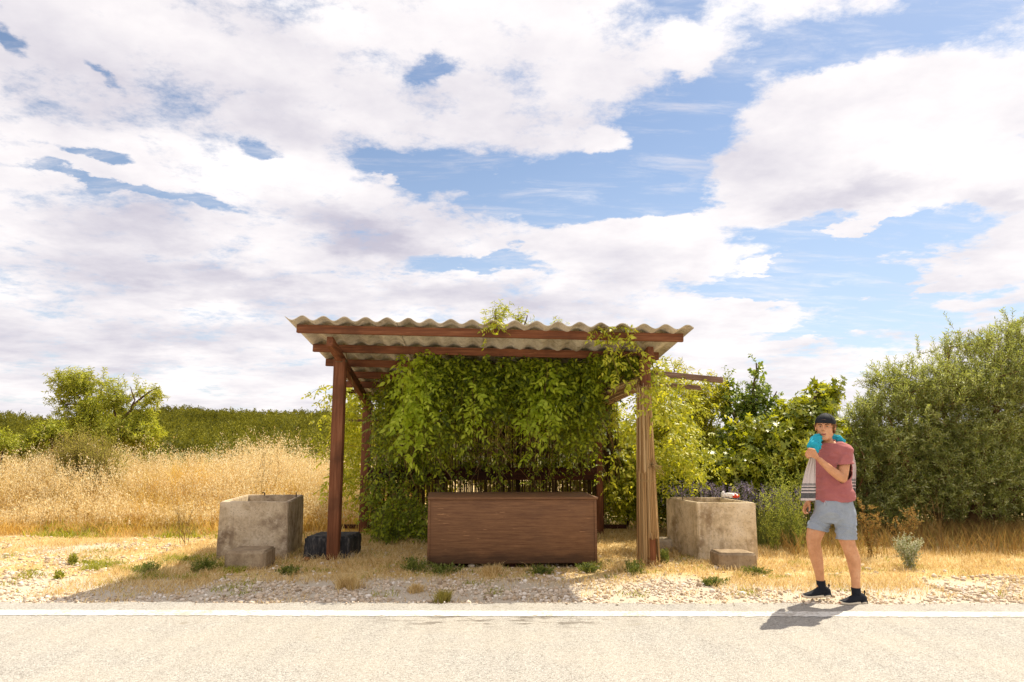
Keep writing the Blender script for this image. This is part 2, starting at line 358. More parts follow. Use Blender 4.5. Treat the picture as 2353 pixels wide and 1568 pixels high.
d = rv(n * k).reshape(n, k, 3); d[..., 2] = np.abs(d[..., 2]) * .9 - .15
taper = (1 - .55 * np.clip(d[..., 2:3], 0, 1))
base = np.stack([X, Y, hill(X, Y)], -1)[:, None]
P = base + np.concatenate([d[..., :2] * rr[:, None, None] * taper, d[..., 2:3] * hh[:, None, None] + .25 * hh[:, None, None]], -1) * R.uniform(.75, 1.05, (n, k, 1))
D = d * .8 + R.normal(size=d.shape) * .5 + np.array([0, 0, .5]); m = MB()
leaves(m, P.reshape(-1, 3), D.reshape(-1, 3), rv(n * k), R.uniform(.6, 1.1, n * k), R.uniform(.4, .8, n * k), .1, .1)
tag(m.build('forest', FOREST), 'dark green pine woods covering the far hillside', 'forest', kind='stuff')

# ------------------------------------------------------------------ gravel
def pebbles(mb, C, s):
    n = len(C); t_ = (1 + 5 ** .5) / 2
    ico = np.array([(-1, t_, 0), (1, t_, 0), (-1, -t_, 0), (1, -t_, 0), (0, -1, t_), (0, 1, t_), (0, -1, -t_), (0, 1, -t_), (t_, 0, -1), (t_, 0, 1), (-t_, 0, -1), (-t_, 0, 1)]) / 1.9
    fc = np.array([(0, 11, 5), (0, 5, 1), (0, 1, 7), (0, 7, 10), (0, 10, 11), (1, 5, 9), (5, 11, 4), (11, 10, 2), (10, 7, 6), (7, 1, 8), (3, 9, 4), (3, 4, 2), (3, 2, 6), (3, 6, 8), (3, 8, 9), (4, 9, 5), (2, 4, 11), (6, 2, 10), (8, 6, 7), (9, 8, 1)])
    V = ico[None] * R.uniform(.82, 1.15, (n, 12, 1)); sc = np.stack([R.uniform(.8, 1.3, n), R.uniform(.7, 1.1, n), R.uniform(.5, .85, n)], -1)
    V = V * sc[:, None] * s[:, None, None] * .5
    a = R.uniform(0, 2 * pi, n); b = R.normal(size=n) * .35; ca, sa, cb, sb = np.cos(a), np.sin(a), np.cos(b), np.sin(b)
    x, y, z = V[..., 0], V[..., 1], V[..., 2]; y, z = y * cb[:, None] - z * sb[:, None], y * sb[:, None] + z * cb[:, None]
    x, y = x * ca[:, None] - y * sa[:, None], x * sa[:, None] + y * ca[:, None]
    V = np.stack([x, y, z], -1) + C[:, None]
    mb.add(V.reshape(-1, 3), (np.arange(n)[:, None, None] * 12 + fc[None]).reshape(-1, 3))
t = NT('gravel_stone'); g = t.n('NewGeometry').outputs['Random Per Island']; v = t.coord()
col = t.ramp(g, [(0, srgb('97836c')), (.12, srgb('bea78c')), (.5, srgb('d8c4ab')), (.85, srgb('e8dac8')), (1, srgb('f4ece0'))])
col = t.mix(t.mr(t.noise(v, 60, 4), .45, .75, 0, .45), col, srgb('a58f74'))
GRAV = t.fin(t.pbsdf(col, .88, t.bump(t.noise(v, 140), .35, .003), .2))
C = []
def fillg(n, x0, x1, y0, y1, f):
    x = R.uniform(x0, x1, n); y = R.uniform(y0, y1, n); k = R.uniform(0, 1, n) < f(x, y)
    C.append(np.stack([x[k], y[k]], 1))
def edge_(x): return RA.y + (RB.y - RA.y) * (x - RA.x) / (RB.x - RA.x)
nz2 = lambda x, y, f, s: noise3(np.stack([x, y, 0 * x], 1), f, s)
def dens_main(x, y):
    top = 8.55 + .35 * nz2(x, y, .5, 3) + np.where(x > 2.2, -.9, 0) + np.where(x < -3.4, -.9 , 0) + np.where(x > 4.6, .9, 0)
    near = edge_(x) - .03
    d = np.clip((top - y) / .7, 0, 1)
    d = np.where((x < -5.0) & (y < 11.8), np.maximum(d, np.clip(.38 + .6 * nz2(x, y, .45, 9), 0, 1)), d)
    patch = np.clip(.62 + 1.2 * nz2(x, y, .8, 5), .15, 1)
    return np.where(y < near, 0, d * patch)
fillg(42000, -6.8, 7.2, 6.6, 9.4, dens_main)
fillg(16000, -10, -5, 8.4, 12, dens_main)
fillg(1500, -6.5, 7, 6.72, 6.95, lambda x, y: np.clip(.5 - (edge_(x) - y) * 4, 0, .25))
fillg(2500, -6, 7, 8.3, 9.2, lambda x, y: .6 * np.clip(.3 + .9 * nz2(x, y, 1.2, 61), 0, 1))
fillg(5000, -3, 3, 8.5, 10.5, lambda x, y: np.clip(.1 + .5 * nz2(x, y, .9, 8), 0, .4))
C = np.concatenate(C); n = len(C); s = np.clip(R.lognormal(-3.72, .42, n), .012, .085)
onroad = C[:, 1] < np.array([edge_(x) for x in C[:, 0]])
s[onroad] *= .5
z = np.where(onroad, .026, terrain(C[:, 0], C[:, 1])) + s * .18
m = MB(); pebbles(m, np.column_stack([C, z]), s)
tag(m.build('gravel', GRAV, smooth=True), 'loose whitish limestone gravel along the road edge', 'gravel', kind='stuff')

# ------------------------------------------------------------------ grasses
def blades(mb, B, h, w_, lean, k=3):
    n = len(B); a = R.uniform(0, 2 * pi, n); ld = np.stack([np.cos(a), np.sin(a), 0 * a], 1) * lean[:, None]
    a2 = R.uniform(0, pi, n); sd = np.stack([np.cos(a2), np.sin(a2) * .6, 0 * a2], 1)
    rows = []
    for i in range(k):
        tt = i / k; c = B + np.array([0, 0, 1]) * (h * tt)[:, None] + ld * (h * tt ** 1.8)[:, None]
        ww = (w_ * (1 - tt * .6) / 2)[:, None]; rows += [c - sd * ww, c + sd * ww]
    tip = B + np.array([0, 0, 1]) * (h * (1 - .25 * lean))[:, None] + ld * h[:, None]; rows.append(tip)
    V = np.stack(rows, 1); o = np.arange(n)[:, None] * (2 * k + 1); fs = [o + np.array([[2 * i, 2 * i + 1, 2 * i + 3, 2 * i + 2]]) for i in range(k - 1)]
    fs.append(o + np.array([[2 * k - 2, 2 * k - 1, 2 * k]])); mb.add(V.reshape(-1, 3), fs); return tip
STRAW = leafmat('dry_straw', [srgb('ab8650'), srgb('cfae70'), srgb('e4c88e'), srgb('f3e0b0')], srgb('f4dc98'), .35, .7, .15)
OAT = leafmat('dry_oats', [srgb('be9650'), srgb('dfc07c'), srgb('f4e0ac'), srgb('fff4d0')], srgb('ffeec0'), .4, .6, .2)
GREENW = leafmat('green_weed', [srgb('5c6a1e'), srgb('808a28'), srgb('a4a438'), srgb('bcb450')], srgb('ccc82a'), .4, .5, .3)
def scat(n, x0, x1, y0, y1, f):
    x = R.uniform(x0, x1, n); y = R.uniform(y0, y1, n); k = R.uniform(0, 1, n) < f(x, y); x, y = x[k], y[k]
    return np.stack([x, y, terrain(x, y) - .01], 1)
# short straw over the verge
m = MB()
def dshort(x, y):
    a = np.clip((y - 8.0 - .45 * nz2(x, y, .5, 3) - np.where(x > 2.2, -1.0, 0) - np.where((x > -5) & (x < -3.4), -1.2, 0)) / .8, 0, 1)
    hole = np.where((x < -5.0) & (y < 11.8), np.clip(.25 - .9 * nz2(x, y, .45, 9), 0.03, 1), 1)
    hole = np.where((x > 4.6) & (y < 8.4), hole * np.clip(-.1 + 1.1 * nz2(x, y, .6, 4), .03, 1), hole)
    pt = np.clip(.75 + .9 * nz2(x, y, 1.1, 12), .12, 1)
    return a * hole * pt
B = scat(230000, -10.5, 8.6, 7.2, 13.6, dshort)
B = B[~((np.abs(B[:, 0]) < 1.15) & (B[:, 1] > 8.72) & (B[:, 1] < 10))]
n = len(B); h = R.uniform(.03, .13, n) * (1 + .7 * np.clip(nz2(B[:, 0], B[:, 1], .9, 21), -.4, 1))
blades(m, B, h, R.uniform(.005, .011, n), R.uniform(.4, 1.6, n), 2)
B = scat(26000, -6.5, 7, 6.95, 8.8, lambda x, y: np.clip(-.15 + 1.1 * nz2(x, y, 1.3, 31), 0, .8)); n = len(B)
blades(m, B, R.uniform(.03, .12, n), R.uniform(.004, .009, n), R.uniform(.4, 1.5, n), 2)
tag(m.build('dry_grass', STRAW), 'short dry straw grass covering the roadside verge', 'grass', kind='stuff')
# low green cover
m = MB(); B = scat(90000, -7, 7.5, 7.3, 11, lambda x, y: np.clip(-.4 + 1.3 * nz2(x, y, .75, 44), 0, .8)); n = len(B)
blades(m, B, R.uniform(.02, .09, n), R.uniform(.006, .013, n), R.uniform(.5, 1.5, n), 2)
B = scat(26000, -5.9, -3.3, 8.2, 9.9, lambda x, y: np.clip(-.05 + 1.2 * nz2(x, y, 1.1, 45), 0, .8)); n = len(B)
blades(m, B, R.uniform(.03, .11, n), R.uniform(.007, .014, n), R.uniform(.4, 1.4, n), 2)
B = scat(16000, -3.2, 5, 8.2, 9.4, lambda x, y: np.clip(-.2 + 1.2 * nz2(x, y, 1.2, 46), 0, .8)); n = len(B)
blades(m, B, R.uniform(.02, .09, n), R.uniform(.006, .012, n), R.uniform(.4, 1.4, n), 2)
tag(m.build('ground_cover', GREENW), 'low green weeds growing through the dry verge', 'weeds', kind='stuff')
# tall oat field
m = MB(); mo = MB()
GOLD = leafmat('golden_straw', [srgb('a87a38'), srgb('cfa24e'), srgb('e4c070'), srgb('f4dc9c')], srgb('f8d468'), .4, .7, .15, big=(.7, srgb('9c8a3c'), .6))
def field_in(x, y): return np.where(y > 11.6 + 1.1 * nz2(x, y, .3, 2) + .5 * nz2(x, y, 1.4, 23) + np.where(x > -4.6, .3, 0), 1, 0) * np.clip(1.0 + .9 * nz2(x, y, .5, 17), .3, 1)
B = scat(75000, -15, -2.3, 11.9, 19, field_in); n = len(B)
H = R.uniform(.3, .8, n) * (1 + .55 * nz2(B[:, 0], B[:, 1], .35, 6)) * np.clip((B[:, 1] - 11.1) / 2.6, .12, 1.12)
blades(m, B, H, R.uniform(.007, .014, n), R.uniform(.1, .9, n), 3)
B2 = scat(16000, -15, -2.6, 12.3, 17.5, field_in); n = len(B2)
H2 = R.uniform(.5, 1.12, n) ** 1.0 * (1 + .55 * nz2(B2[:, 0], B2[:, 1], .33, 8)) * np.where(R.uniform(0, 1, n) < .04, 1.3, 1) * np.clip((B2[:, 1] - 11.2) / 2.6, .3, 1.05)
tip = blades(mo, B2, H2, np.full(n, .008), R.uniform(.05, .5, n), 3)
k = 15; u = R.uniform(0, .36, (n, k, 1)); base = B2[:, None]
P = tip[:, None] * (1 - u) + base * u + R.normal(size=(n, k, 3)) * np.array([.035, .035, .01])
D = R.normal(size=(n, k, 3)) * .5 + np.array([.1, 0, -.9])
leaves(mo, P.reshape(-1, 3), D.reshape(-1, 3), rv(n * k), R.uniform(.03, .06, n * k), R.uniform(.010, .02, n * k), .1, 0)
tag(m.build('tall_grass', GOLD), 'tall golden dry grass in the field left of the shelter', 'grass', kind='stuff')
tag(mo.build('wild_oats', OAT), 'wild oats with pale drooping seed heads in the field', 'grass', kind='stuff')
m = MB(); B = scat(60000, -14, -3, 11.6, 17, lambda x, y: np.clip(-.12 + 1.2 * nz2(x, y, .33, 77), 0, .8)); n = len(B)
blades(m, B, R.uniform(.2, .65, n) * np.clip((B[:, 1] - 11.2) / 3, .2, 1.1), R.uniform(.012, .025, n), R.uniform(.2, .9, n), 3)
tag(m.build('field_weeds', GREENW), 'green weeds mixed into the dry field grass', 'weeds', kind='stuff')
# brown dry weeds under the olive on the right
BRW = leafmat('brown_weed', [srgb('6e5430'), srgb('94733f'), srgb('b8955a'), srgb('8c8a45')], srgb('c09a50'), .3, .7, .1)
m = MB(); B = scat(22000, 3.9, 11, 9.7, 12.2, lambda x, y: np.clip(.55 + .7 * nz2(x, y, .6, 57), .1, 1)); n = len(B)
blades(m, B, R.uniform(.12, .45, n), R.uniform(.005, .011, n), R.uniform(.2, .8, n), 3)
tag(m.build('dry_weeds', BRW), 'brownish dead weeds along the foot of the olive', 'weeds', kind='stuff')

UG = leafmat('undergrowth', [srgb('3a4a1a'), srgb('566a24'), srgb('7b8832'), srgb('9aa044')], srgb('a0b028'), .35, .5, .3)
m = MB(); n = 60000; X_ = R.uniform(1.6, 13, n); Y_ = R.uniform(12.6, 15, n); hmax = 1.5 + .5 * nz2(X_, Y_, .5, 91); Z_ = hmax * R.uniform(0, 1, n) ** .8
leaves(m, np.stack([X_, Y_, Z_], 1), rv(n) + np.array([0, 0, .5]), rv(n), R.uniform(.05, .1, n), R.uniform(.02, .045, n))
sticks(m, np.stack([X_[:900], Y_[:900], 0 * X_[:900] - .05], 1), np.stack([X_[:900] + .1, Y_[:900], hmax[:900]], 1), .006, .003)
tag(m.build('undergrowth', UG), 'dense dark undergrowth behind the lavender and the olive', 'undergrowth', kind='stuff')
# ------------------------------------------------------------------ shelter
BR1, BR2, BR3 = srgb('583622'), srgb('7a4a2f'), srgb('966646')
WZ = wood('brown_post', BR1, BR2, BR3, 'Z', wear=srgb('a5653f')); WX = wood('brown_purlin', BR1, BR2, BR3, 'X', wear=srgb('a5734c')); WY = wood('brown_rafter', BR1, BR2, BR3, 'Y')
GREYW = wood('grey_batten', srgb('5b4436'), srgb('806553'), srgb('9c8370'), 'X'); DARKW = wood('dark_board', srgb('2a120a'), srgb('3f1d10'), srgb('55291a'), 'X')
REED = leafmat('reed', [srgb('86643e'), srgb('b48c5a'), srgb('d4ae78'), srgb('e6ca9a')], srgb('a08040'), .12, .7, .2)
FL_ = Vector((-2.80, 8.75, 3.10)); FR_ = Vector((2.20, 8.60, 2.945))
def zroof(x, y): # top of purlins
    s = (x - FL_.x) / (FR_.x - FL_.x); return FL_.z + (FR_.z - FL_.z) * s - .2 * (y - 8.7)
shel = empty('roadside_shelter', (0, 10.2, 0), 'open timber shelter with corrugated roof and red brown posts by the road', 'shelter')
PF = [gp(762, 1290), gp(1497, 1303)]; PR = [gp(834, 1224), gp(1380, 1226)]
PR[0].y = PR[1].y = 12.1; PR[0].x = X_at(835, 12.1, .5); PR[1].x = X_at(1379, 12.1, .5)
PF[1].x = X_at(1496, PF[1].y, .2)
def post(p, w_, ztop, lab=None):
    m = MB(); beam(m, (p.x, p.y + w_ / 2, -.25), (p.x, p.y + w_ / 2, ztop), w_, w_, up=(0, 1, 0))
    o = m.build('post', WZ, shel, bevel=.006)
    if lab: o['label'] = lab
    return o
post(PF[0], .155, zroof(PF[0].x, PF[0].y) - .20); postR = post(PF[1], .13, zroof(PF[1].x, PF[1].y) - .20, 'front post wrapped in reeds')
post(PR[0], .14, zroof(PR[0].x, 12.1) - .20); post(PR[1], .11, zroof(PR[1].x, 12.1) - .20)
def purlin(y, xa, xb, h=.105, w_=.07):
    m = MB(); beam(m, (xa, y + w_ / 2, zroof(xa, y) - h / 2), (xb, y - .1 + w_ / 2, zroof(xb, y - .1) - h / 2), w_, h); return m.build('purlin', WX, shel, bevel=.004)
purlin(8.75, -2.80, 2.20); purlin(9.5, -2.80, 2.04); purlin(10.15, -2.79, 1.95); purlin(10.75, -2.75, 1.85); purlin(11.3, -2.75, 1.8); purlin(12.1, -2.7, 1.75)
for (a, b) in ((PF[0], PR[0]), (PF[1], PR[1])):
    m = MB(); x0 = a.x + .03; x1 = b.x + .03; y0, y1 = 8.83, 12.35
    beam(m, (x0 + (a is PF[0]) * .0, y0, zroof(x0, y0) - .105 - .075), (x1, y1, zroof(x1, y1) - .105 - .075), .08, .13); m.build('rafter', WY, shel, bevel=.004)
def rail(name, mat, x0, x1, y, z0, z1, h, w_=.03, y1=None, lab=None):
    m = MB(); beam(m, (x0, y, z0), (x1, y if y1 is None else y1, z1), w_, h); o = m.build(name, mat, shel, bevel=.003)
    if lab: o['label'] = lab
    return o
def zz(py, Y): return at(1176, py, Y).z
rail('back_board', DARKW, PR[0].x + .07, PR[1].x - .05, 12.06, zz(1089, 12.06), zz(1089, 12.06), .21, .05, lab='dark board across the back')
rail('batten', GREYW, PR[0].x - .1, X_at(1432, 12.3), 12.3, zz(1038, 12.3), zz(1038, 12.3), .075)
rail('batten', DARKW, X_at(775, 12.3), X_at(1437, 12.3), 12.3, zz(1213, 12.3) + .02, zz(1213, 12.3) + .02, .07)
rail('batten', DARKW, X_at(786, 12.3), X_at(1400, 12.3), 12.3, zz(900, 12.3), zz(900, 12.3), .07)
rail('batten', GREYW, X_at(782, 12.3), X_at(1400, 12.3), 12.3, zz(966, 12.3), zz(966, 12.3), .05)
a = at(1480, 856, 10.2); b = at(1661, 874, 10.2); rail('batten', GREYW, a.x, b.x, 10.2, a.z, b.z, .085, .04, lab='upper grey batten sticking out past the wrapped post')
a = at(1480, 880, 10.5); b = at(1611, 892, 10.5); rail('batten', GREYW, a.x, b.x, 10.5, a.z, b.z, .07, .04, lab='lower grey batten sticking out past the wrapped post')
# roof sheets: five corrugated sheets, each overlapping the next
PITCH = .272
CEM = concrete('fibre_cement', srgb('cbc0ab'), srgb('94866c'), srgb('e2d8c6'))
def roofpt(s, y, up):  # s metres from left edge at front
    f = s / 5.2; xl = -2.92 + .05 * (y - 8.6); xr = 2.30 - .16 * (y - 8.6); x = xl + (xr - xl) * f
    ph = s / PITCH * 2 * pi + 2.6
    return (x, y + (1 - f) * .15 - .12, zroof(x, y) + .031 + .030 * sin(ph) + up)
cuts = [0, 1.24, 2.42, 3.52, 3.98, 5.2]; cuts = [0, 1.37, 2.65, 3.98, 5.2]
for k in range(4):
    m = MB(); s0, s1 = cuts[k] - (.09 if k else 0), cuts[k + 1] + .06 * (k < 3); ns, ny = int((s1 - s0) / .018), 9; up = .001 + .014 * (k % 2)
    yj = [0, .03, -.02, .02][k]
    V = [];
    for lay in (0, .009):
        for iy in range(ny):
            for is_ in range(ns):
                s = s0 + (s1 - s0) * is_ / (ns - 1); y = 8.6 + yj * (iy == 0) + 3.75 * iy / (ny - 1)
                V.append(roofpt(s, y, up + lay))
    N_ = ns * ny; i = (np.arange(ny - 1)[:, None] * ns + np.arange(ns - 1)[None]).ravel()
    bot = np.stack([i, i + ns, i + ns + 1, i + 1], 1); top = np.stack([i, i + 1, i + ns + 1, i + ns], 1) + N_
    e = np.arange(ns - 1); fr = np.stack([e, e + 1, e + 1 + N_, e + N_], 1); bk = fr[:, ::-1] + (ny - 1) * ns
    e2 = np.arange(ny - 1) * ns; lf_ = np.stack([e2 + ns, e2, e2 + N_, e2 + ns + N_], 1); rt_ = (np.stack([e2, e2 + ns, e2 + ns + N_, e2 + N_], 1) + ns - 1)
    m.add(V, [bot, top, fr, bk, lf_, rt_]); m.build('roof_sheet', CEM, shel, smooth=False)
for o in [o for o in bpy.data.objects if o.name.startswith('roof_sheet')]:
    o.data.polygons.foreach_set('use_smooth', np.ones(len(o.data.polygons), bool)); o.data.set_sharp_from_angle(angle=radians(50))
# reed screen at the back
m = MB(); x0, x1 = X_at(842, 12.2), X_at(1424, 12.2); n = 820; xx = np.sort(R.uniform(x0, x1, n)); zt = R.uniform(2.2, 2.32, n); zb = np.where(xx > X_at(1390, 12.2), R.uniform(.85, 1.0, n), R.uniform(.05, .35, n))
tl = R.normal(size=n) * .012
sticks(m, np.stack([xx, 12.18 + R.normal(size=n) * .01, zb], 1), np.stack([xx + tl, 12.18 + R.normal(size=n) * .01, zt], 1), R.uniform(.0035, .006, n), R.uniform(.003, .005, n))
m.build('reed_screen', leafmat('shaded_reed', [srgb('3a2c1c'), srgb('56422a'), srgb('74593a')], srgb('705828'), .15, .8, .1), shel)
# reed wrap on the right post
m = MB(); n = 300; pc = Vector((PF[1].x, PF[1].y + .065, 0)); an = R.uniform(pi * .55, pi * 2.12, n)
zt = zz(893, pc.y - .1) + R.normal(size=n) * .03; zb = .06 + np.where((an > 1.5 * pi) & (an < 1.86 * pi), R.uniform(.28, .40, n), R.uniform(-.02, .1, n))
r_t, r_b = R.uniform(.095, .112, n), R.uniform(.115, .135, n)
ex, eyy = np.cos(an), np.sin(an) * 1.0
P0 = np.stack([pc.x - .025 + ex * r_b * 1.08, pc.y + eyy * r_b, zb], 1); P1 = np.stack([pc.x - .022 + ex * r_t * .82, pc.y + eyy * r_t, zt], 1)
mid = (P0 + P1) / 2 + np.stack([ex, eyy, 0 * ex], 1) * R.uniform(-.004, .007, (n, 1)); rr = R.uniform(.0038, .0075, n)
sticks(m, P0, mid, rr, rr); sticks(m, mid, P1, rr, rr * .8)
wrap = m.build('reed_wrap', REED, postR)
m = MB(); tz = zz(1103, pc.y); TW = simple('twine', srgb('a98b5c'), .8)
for q_, hh_ in ((0, tz), (1, tz - .01)):
    tube(m, [(pc.x - .023 + .122 * cos(a_), pc.y + .128 * sin(a_), hh_ + .006 * sin(a_ * 2 + q_)) for a_ in np.linspace(0, 2 * pi, 22)], .004, 5)
for k in range(26):
    p = Vector((pc.x + .02, pc.y - .13, tz + .22)); pts = [p]
    for j_ in range(6): p = p + Vector((random.gauss(.012, .02), random.gauss(-.004, .012), random.gauss(-.012, .025))); pts.append(p)
    tube(m, pts, .0022, 3)
m.build('twine', TW, postR)
# rope ring at left post top and rafter
m = MB(); ztp = zroof(PF[0].x, PF[0].y) - .24
for k in range(3): tube(m, [(PF[0].x + .085 * cos(a_) * 1.05, PF[0].y + .078 + .09 * sin(a_), ztp + .012 * k + .01 * sin(a_)) for a_ in np.linspace(0, 2 * pi, 16)], .005, 5)
m.build('rope_tie', simple('rope', srgb('7d6a50'), .9), shel)
# rolled reed mat under the roof at the right
mt = at(1440, 895, 9.55)
rm = empty('rolled_mat', tuple(mt), 'rolled reed mat hanging under the roof beside the wrapped post', 'mat')
m = MB(); n = 300; A0, A1 = at(1392, 912, 9.9), at(1476, 878, 9.25); ax = (A1 - A0).normalized(); u_ = ax.cross(Vector((0, 0, 1))).normalized(); v_ = ax.cross(u_)
th_ = R.uniform(0, 2 * pi, n); rad_ = R.uniform(.03, .13, n); off = np.array(u_)[None] * (np.cos(th_) * rad_)[:, None] + np.array(v_)[None] * (np.sin(th_) * rad_ * .85)[:, None]
sticks(m, np.array(A0) + off * R.uniform(.8, 1.15, (n, 1)) + np.array(ax) * R.normal(size=(n, 1)) * .03, np.array(A1) + off * .9 + np.array(ax) * R.normal(size=(n, 1)) * .03, .006, .005)
m.build('reeds', REED, rm)
m = MB()
for f_ in (.25, .75):
    c_ = A0.lerp(A1, f_); tube(m, [c_ + u_ * .14 * cos(a_) + v_ * .125 * sin(a_) for a_ in np.linspace(0, 2 * pi, 20)], .004, 4)
c_ = A0.lerp(A1, .5); tube(m, [c_ + v_ * -.1, (c_.x, c_.y, zroof(c_.x, c_.y) - .05)], .004, 4)
m.build('tie_wire', simple('wire', srgb('2c241d'), .6), rm)

# ------------------------------------------------------------------ wooden chest
def quadbase(fl, fr, br, bl, z): return [Vector((p[0], p[1], z)) for p in (fl, fr, br, bl)]
fl, fr = gp(980.5, 1296, .05), gp(1372, 1293.5, .05); fl.y = 8.93; fl.x = X_at(982, 8.93, .3); fr.x = X_at(1372, 9.0, .3); fr.y = 9.0
dv = Vector((-.09, .95, 0)); bl, br = fl + dv, fr + dv
PLY = NT('stained_plywood'); t = PLY; g = t.noise(t.coord((1.6, 12, 26)), 1.8, 12, .78); g2 = t.noise(t.coord((5, 20, 75)), 1.0, 4, .7); b = t.noise(t.coord(), 1.6, 4)
col = t.ramp(g, [(.25, srgb('40291a')), (.42, srgb('6f4c32')), (.6, srgb('886140')), (.8, srgb('a4774e'))]); col = t.mix(t.mr(b, .5, .75, 0, .4), col, srgb('5a4434'))
col = t.mix(t.math('MULTIPLY', t.mr(t.noise(t.coord((3, 20, 60)), 1.3, 3, .6), .64, .70), t.mr(t.noise(t.coord(), 3.1, 2), .53, .6)), col, srgb('b98a5c'))
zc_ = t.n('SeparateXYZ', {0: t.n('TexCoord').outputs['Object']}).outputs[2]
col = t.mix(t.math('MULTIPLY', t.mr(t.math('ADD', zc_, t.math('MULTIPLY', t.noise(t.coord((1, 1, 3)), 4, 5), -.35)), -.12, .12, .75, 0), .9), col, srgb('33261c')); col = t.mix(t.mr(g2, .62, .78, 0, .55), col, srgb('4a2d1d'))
t.fin(t.pbsdf(col, .7, t.bump(g, .5, .005), .3))
chest = empty('storage_chest', tuple((fl + br) / 2 * 1), 'long brown stained plywood chest standing in the middle under the shelter roof', 'chest')
chest.location.z = 0
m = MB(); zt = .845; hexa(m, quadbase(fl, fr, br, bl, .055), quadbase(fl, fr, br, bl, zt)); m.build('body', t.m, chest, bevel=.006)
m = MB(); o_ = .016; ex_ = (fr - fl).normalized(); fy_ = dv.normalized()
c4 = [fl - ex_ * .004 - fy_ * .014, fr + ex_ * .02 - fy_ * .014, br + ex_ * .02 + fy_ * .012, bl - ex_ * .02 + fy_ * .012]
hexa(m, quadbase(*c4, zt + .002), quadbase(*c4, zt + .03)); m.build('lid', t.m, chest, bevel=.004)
m = MB(); q0 = fl.copy()
for s_ in (fl + ex_ * .0, fr - ex_ * .03):
    p = [s_ - fy_ * .0095, s_ + ex_ * .03 - fy_ * .0095, s_ + ex_ * .03 - fy_ * .0005, s_ - fy_ * .0005]
    m = MB(); hexa(m, quadbase(*p, .06), quadbase(*p, zt - .003)); m.build('edge_trim', t.m, chest, bevel=.002)
for f_ in (.12, .5, .88):
    m = MB(); c_ = fl.lerp(fr, f_); beam(m, (c_.x, c_.y + .07, .02), (c_.x - .07, c_.y + .85, .02), .09, .075); m.build('foot', DARKW, chest)
# ------------------------------------------------------------------ tubs
CON_L = concrete('tub_concrete', srgb('c2ae90'), srgb('84705a'), srgb('dccbb0')); CON_R = concrete('tub_concrete_pale', srgb('dac6a2'), srgb('947e60'), srgb('ecdcc0'))
BLK = concrete('block_concrete', srgb('9c876c'), srgb('77654e'), srgb('b6a285'))
def tub(name, fl, fr, br, bl, h, wall, mat, label, tp=0.0):
    me = bpy.data.meshes.new(name); bm = bmesh.new()
    fl, fr, br, bl = [Vector((*p[:2], 0)) for p in (fl, fr, br, bl)]; c = (fl + br) / 2
    o_b = [p + (p - c) * 0 for p in (fl, fr, br, bl)]; o_t = [p + (c - p) * tp for p in o_b]
    inn = lambda ps, z, k: [c + (p - c) * (1 - wall / ((p - c).length * .7)) * k + Vector((0, 0, z)) for p in ps]
    rings = [[p + Vector((0, 0, -.05)) for p in o_b], [p + Vector((0, 0, h)) for p in o_t], inn(o_t, h, 1), inn(o_t, .1, .93)]
    vs = [[bm.verts.new(p) for p in r_] for r_ in rings]
    for a, b in zip(vs[:-1], vs[1:]):
        for i in range(4): bm.faces.new((a[i], a[(i + 1) % 4], b[(i + 1) % 4], b[i]))
    bm.faces.new(vs[-1]); bm.faces.new(vs[0][::-1]); bm.normal_update()
    bmesh.ops.bevel(bm, geom=bm.edges[:], offset=.012, segments=2, affect='EDGES')
    bmesh.ops.subdivide_edges(bm, edges=[e for e in bm.edges if e.calc_length() > .2], cuts=14, use_grid_fill=True)
    for v in bm.verts:
        n_ = noise3(np.array([list(v.co)]), .8, 4)[0] * .006 + noise3(np.array([list(v.co)]), 5, 9)[0] * .0012; v.co += Vector((n_, n_ * .7, n_ * .5))
    bm.to_mesh(me); bm.free()
    root = empty(name, (c.x, c.y, 0), label, 'water tub'); link('basin', me, mat, root); 
    for p in me.polygons: p.use_smooth = False
    return root
IRON = simple('rusty_iron', srgb('2b1a14'), .7, .3, 30, metal=.3)
tl_ = tub('stone_tub', (-4.03, 9.62), (-3.06, 9.60), (-3.25, 10.92), (-4.16, 10.92), .765, .075, CON_L, 'weathered grey concrete tub with iron hooks, left of the shelter', .012)
m = MB(); p = at(606, 1146, 10.85); p.z = .77
tube(m, [p + Vector((-.03, 0, .02)), p + Vector((-.015, 0, .035)), p + Vector((.005, 0, .03)), p + Vector((.015, -.01, 0)), p + Vector((.01, -.02, -.05))], .008, 6); m.build('hook', IRON, tl_)
m = MB(); p = at(660, 1147, 10.2); p = Vector((-3.2, 10.35, .765)); tube(m, [p + Vector((0, 0, -.03)), p + Vector((0, 0, .075))], .008, 6); m.build('iron_pin', IRON, tl_)
tr_ = tub('stone_tub', (2.52, 9.54), (3.33, 9.54), (3.12, 10.48), (2.31, 10.48), .757, .055, CON_R, 'sunlit pale concrete tub right of the shelter with a plastic bag on its rim', 0)
m = MB(); p = Vector((2.45, 10.0, .757)); tube(m, [p + Vector((0, 0, -.02)), p + Vector((-.012, 0, .05))], .006, 6); m.build('iron_pin', IRON, tr_)
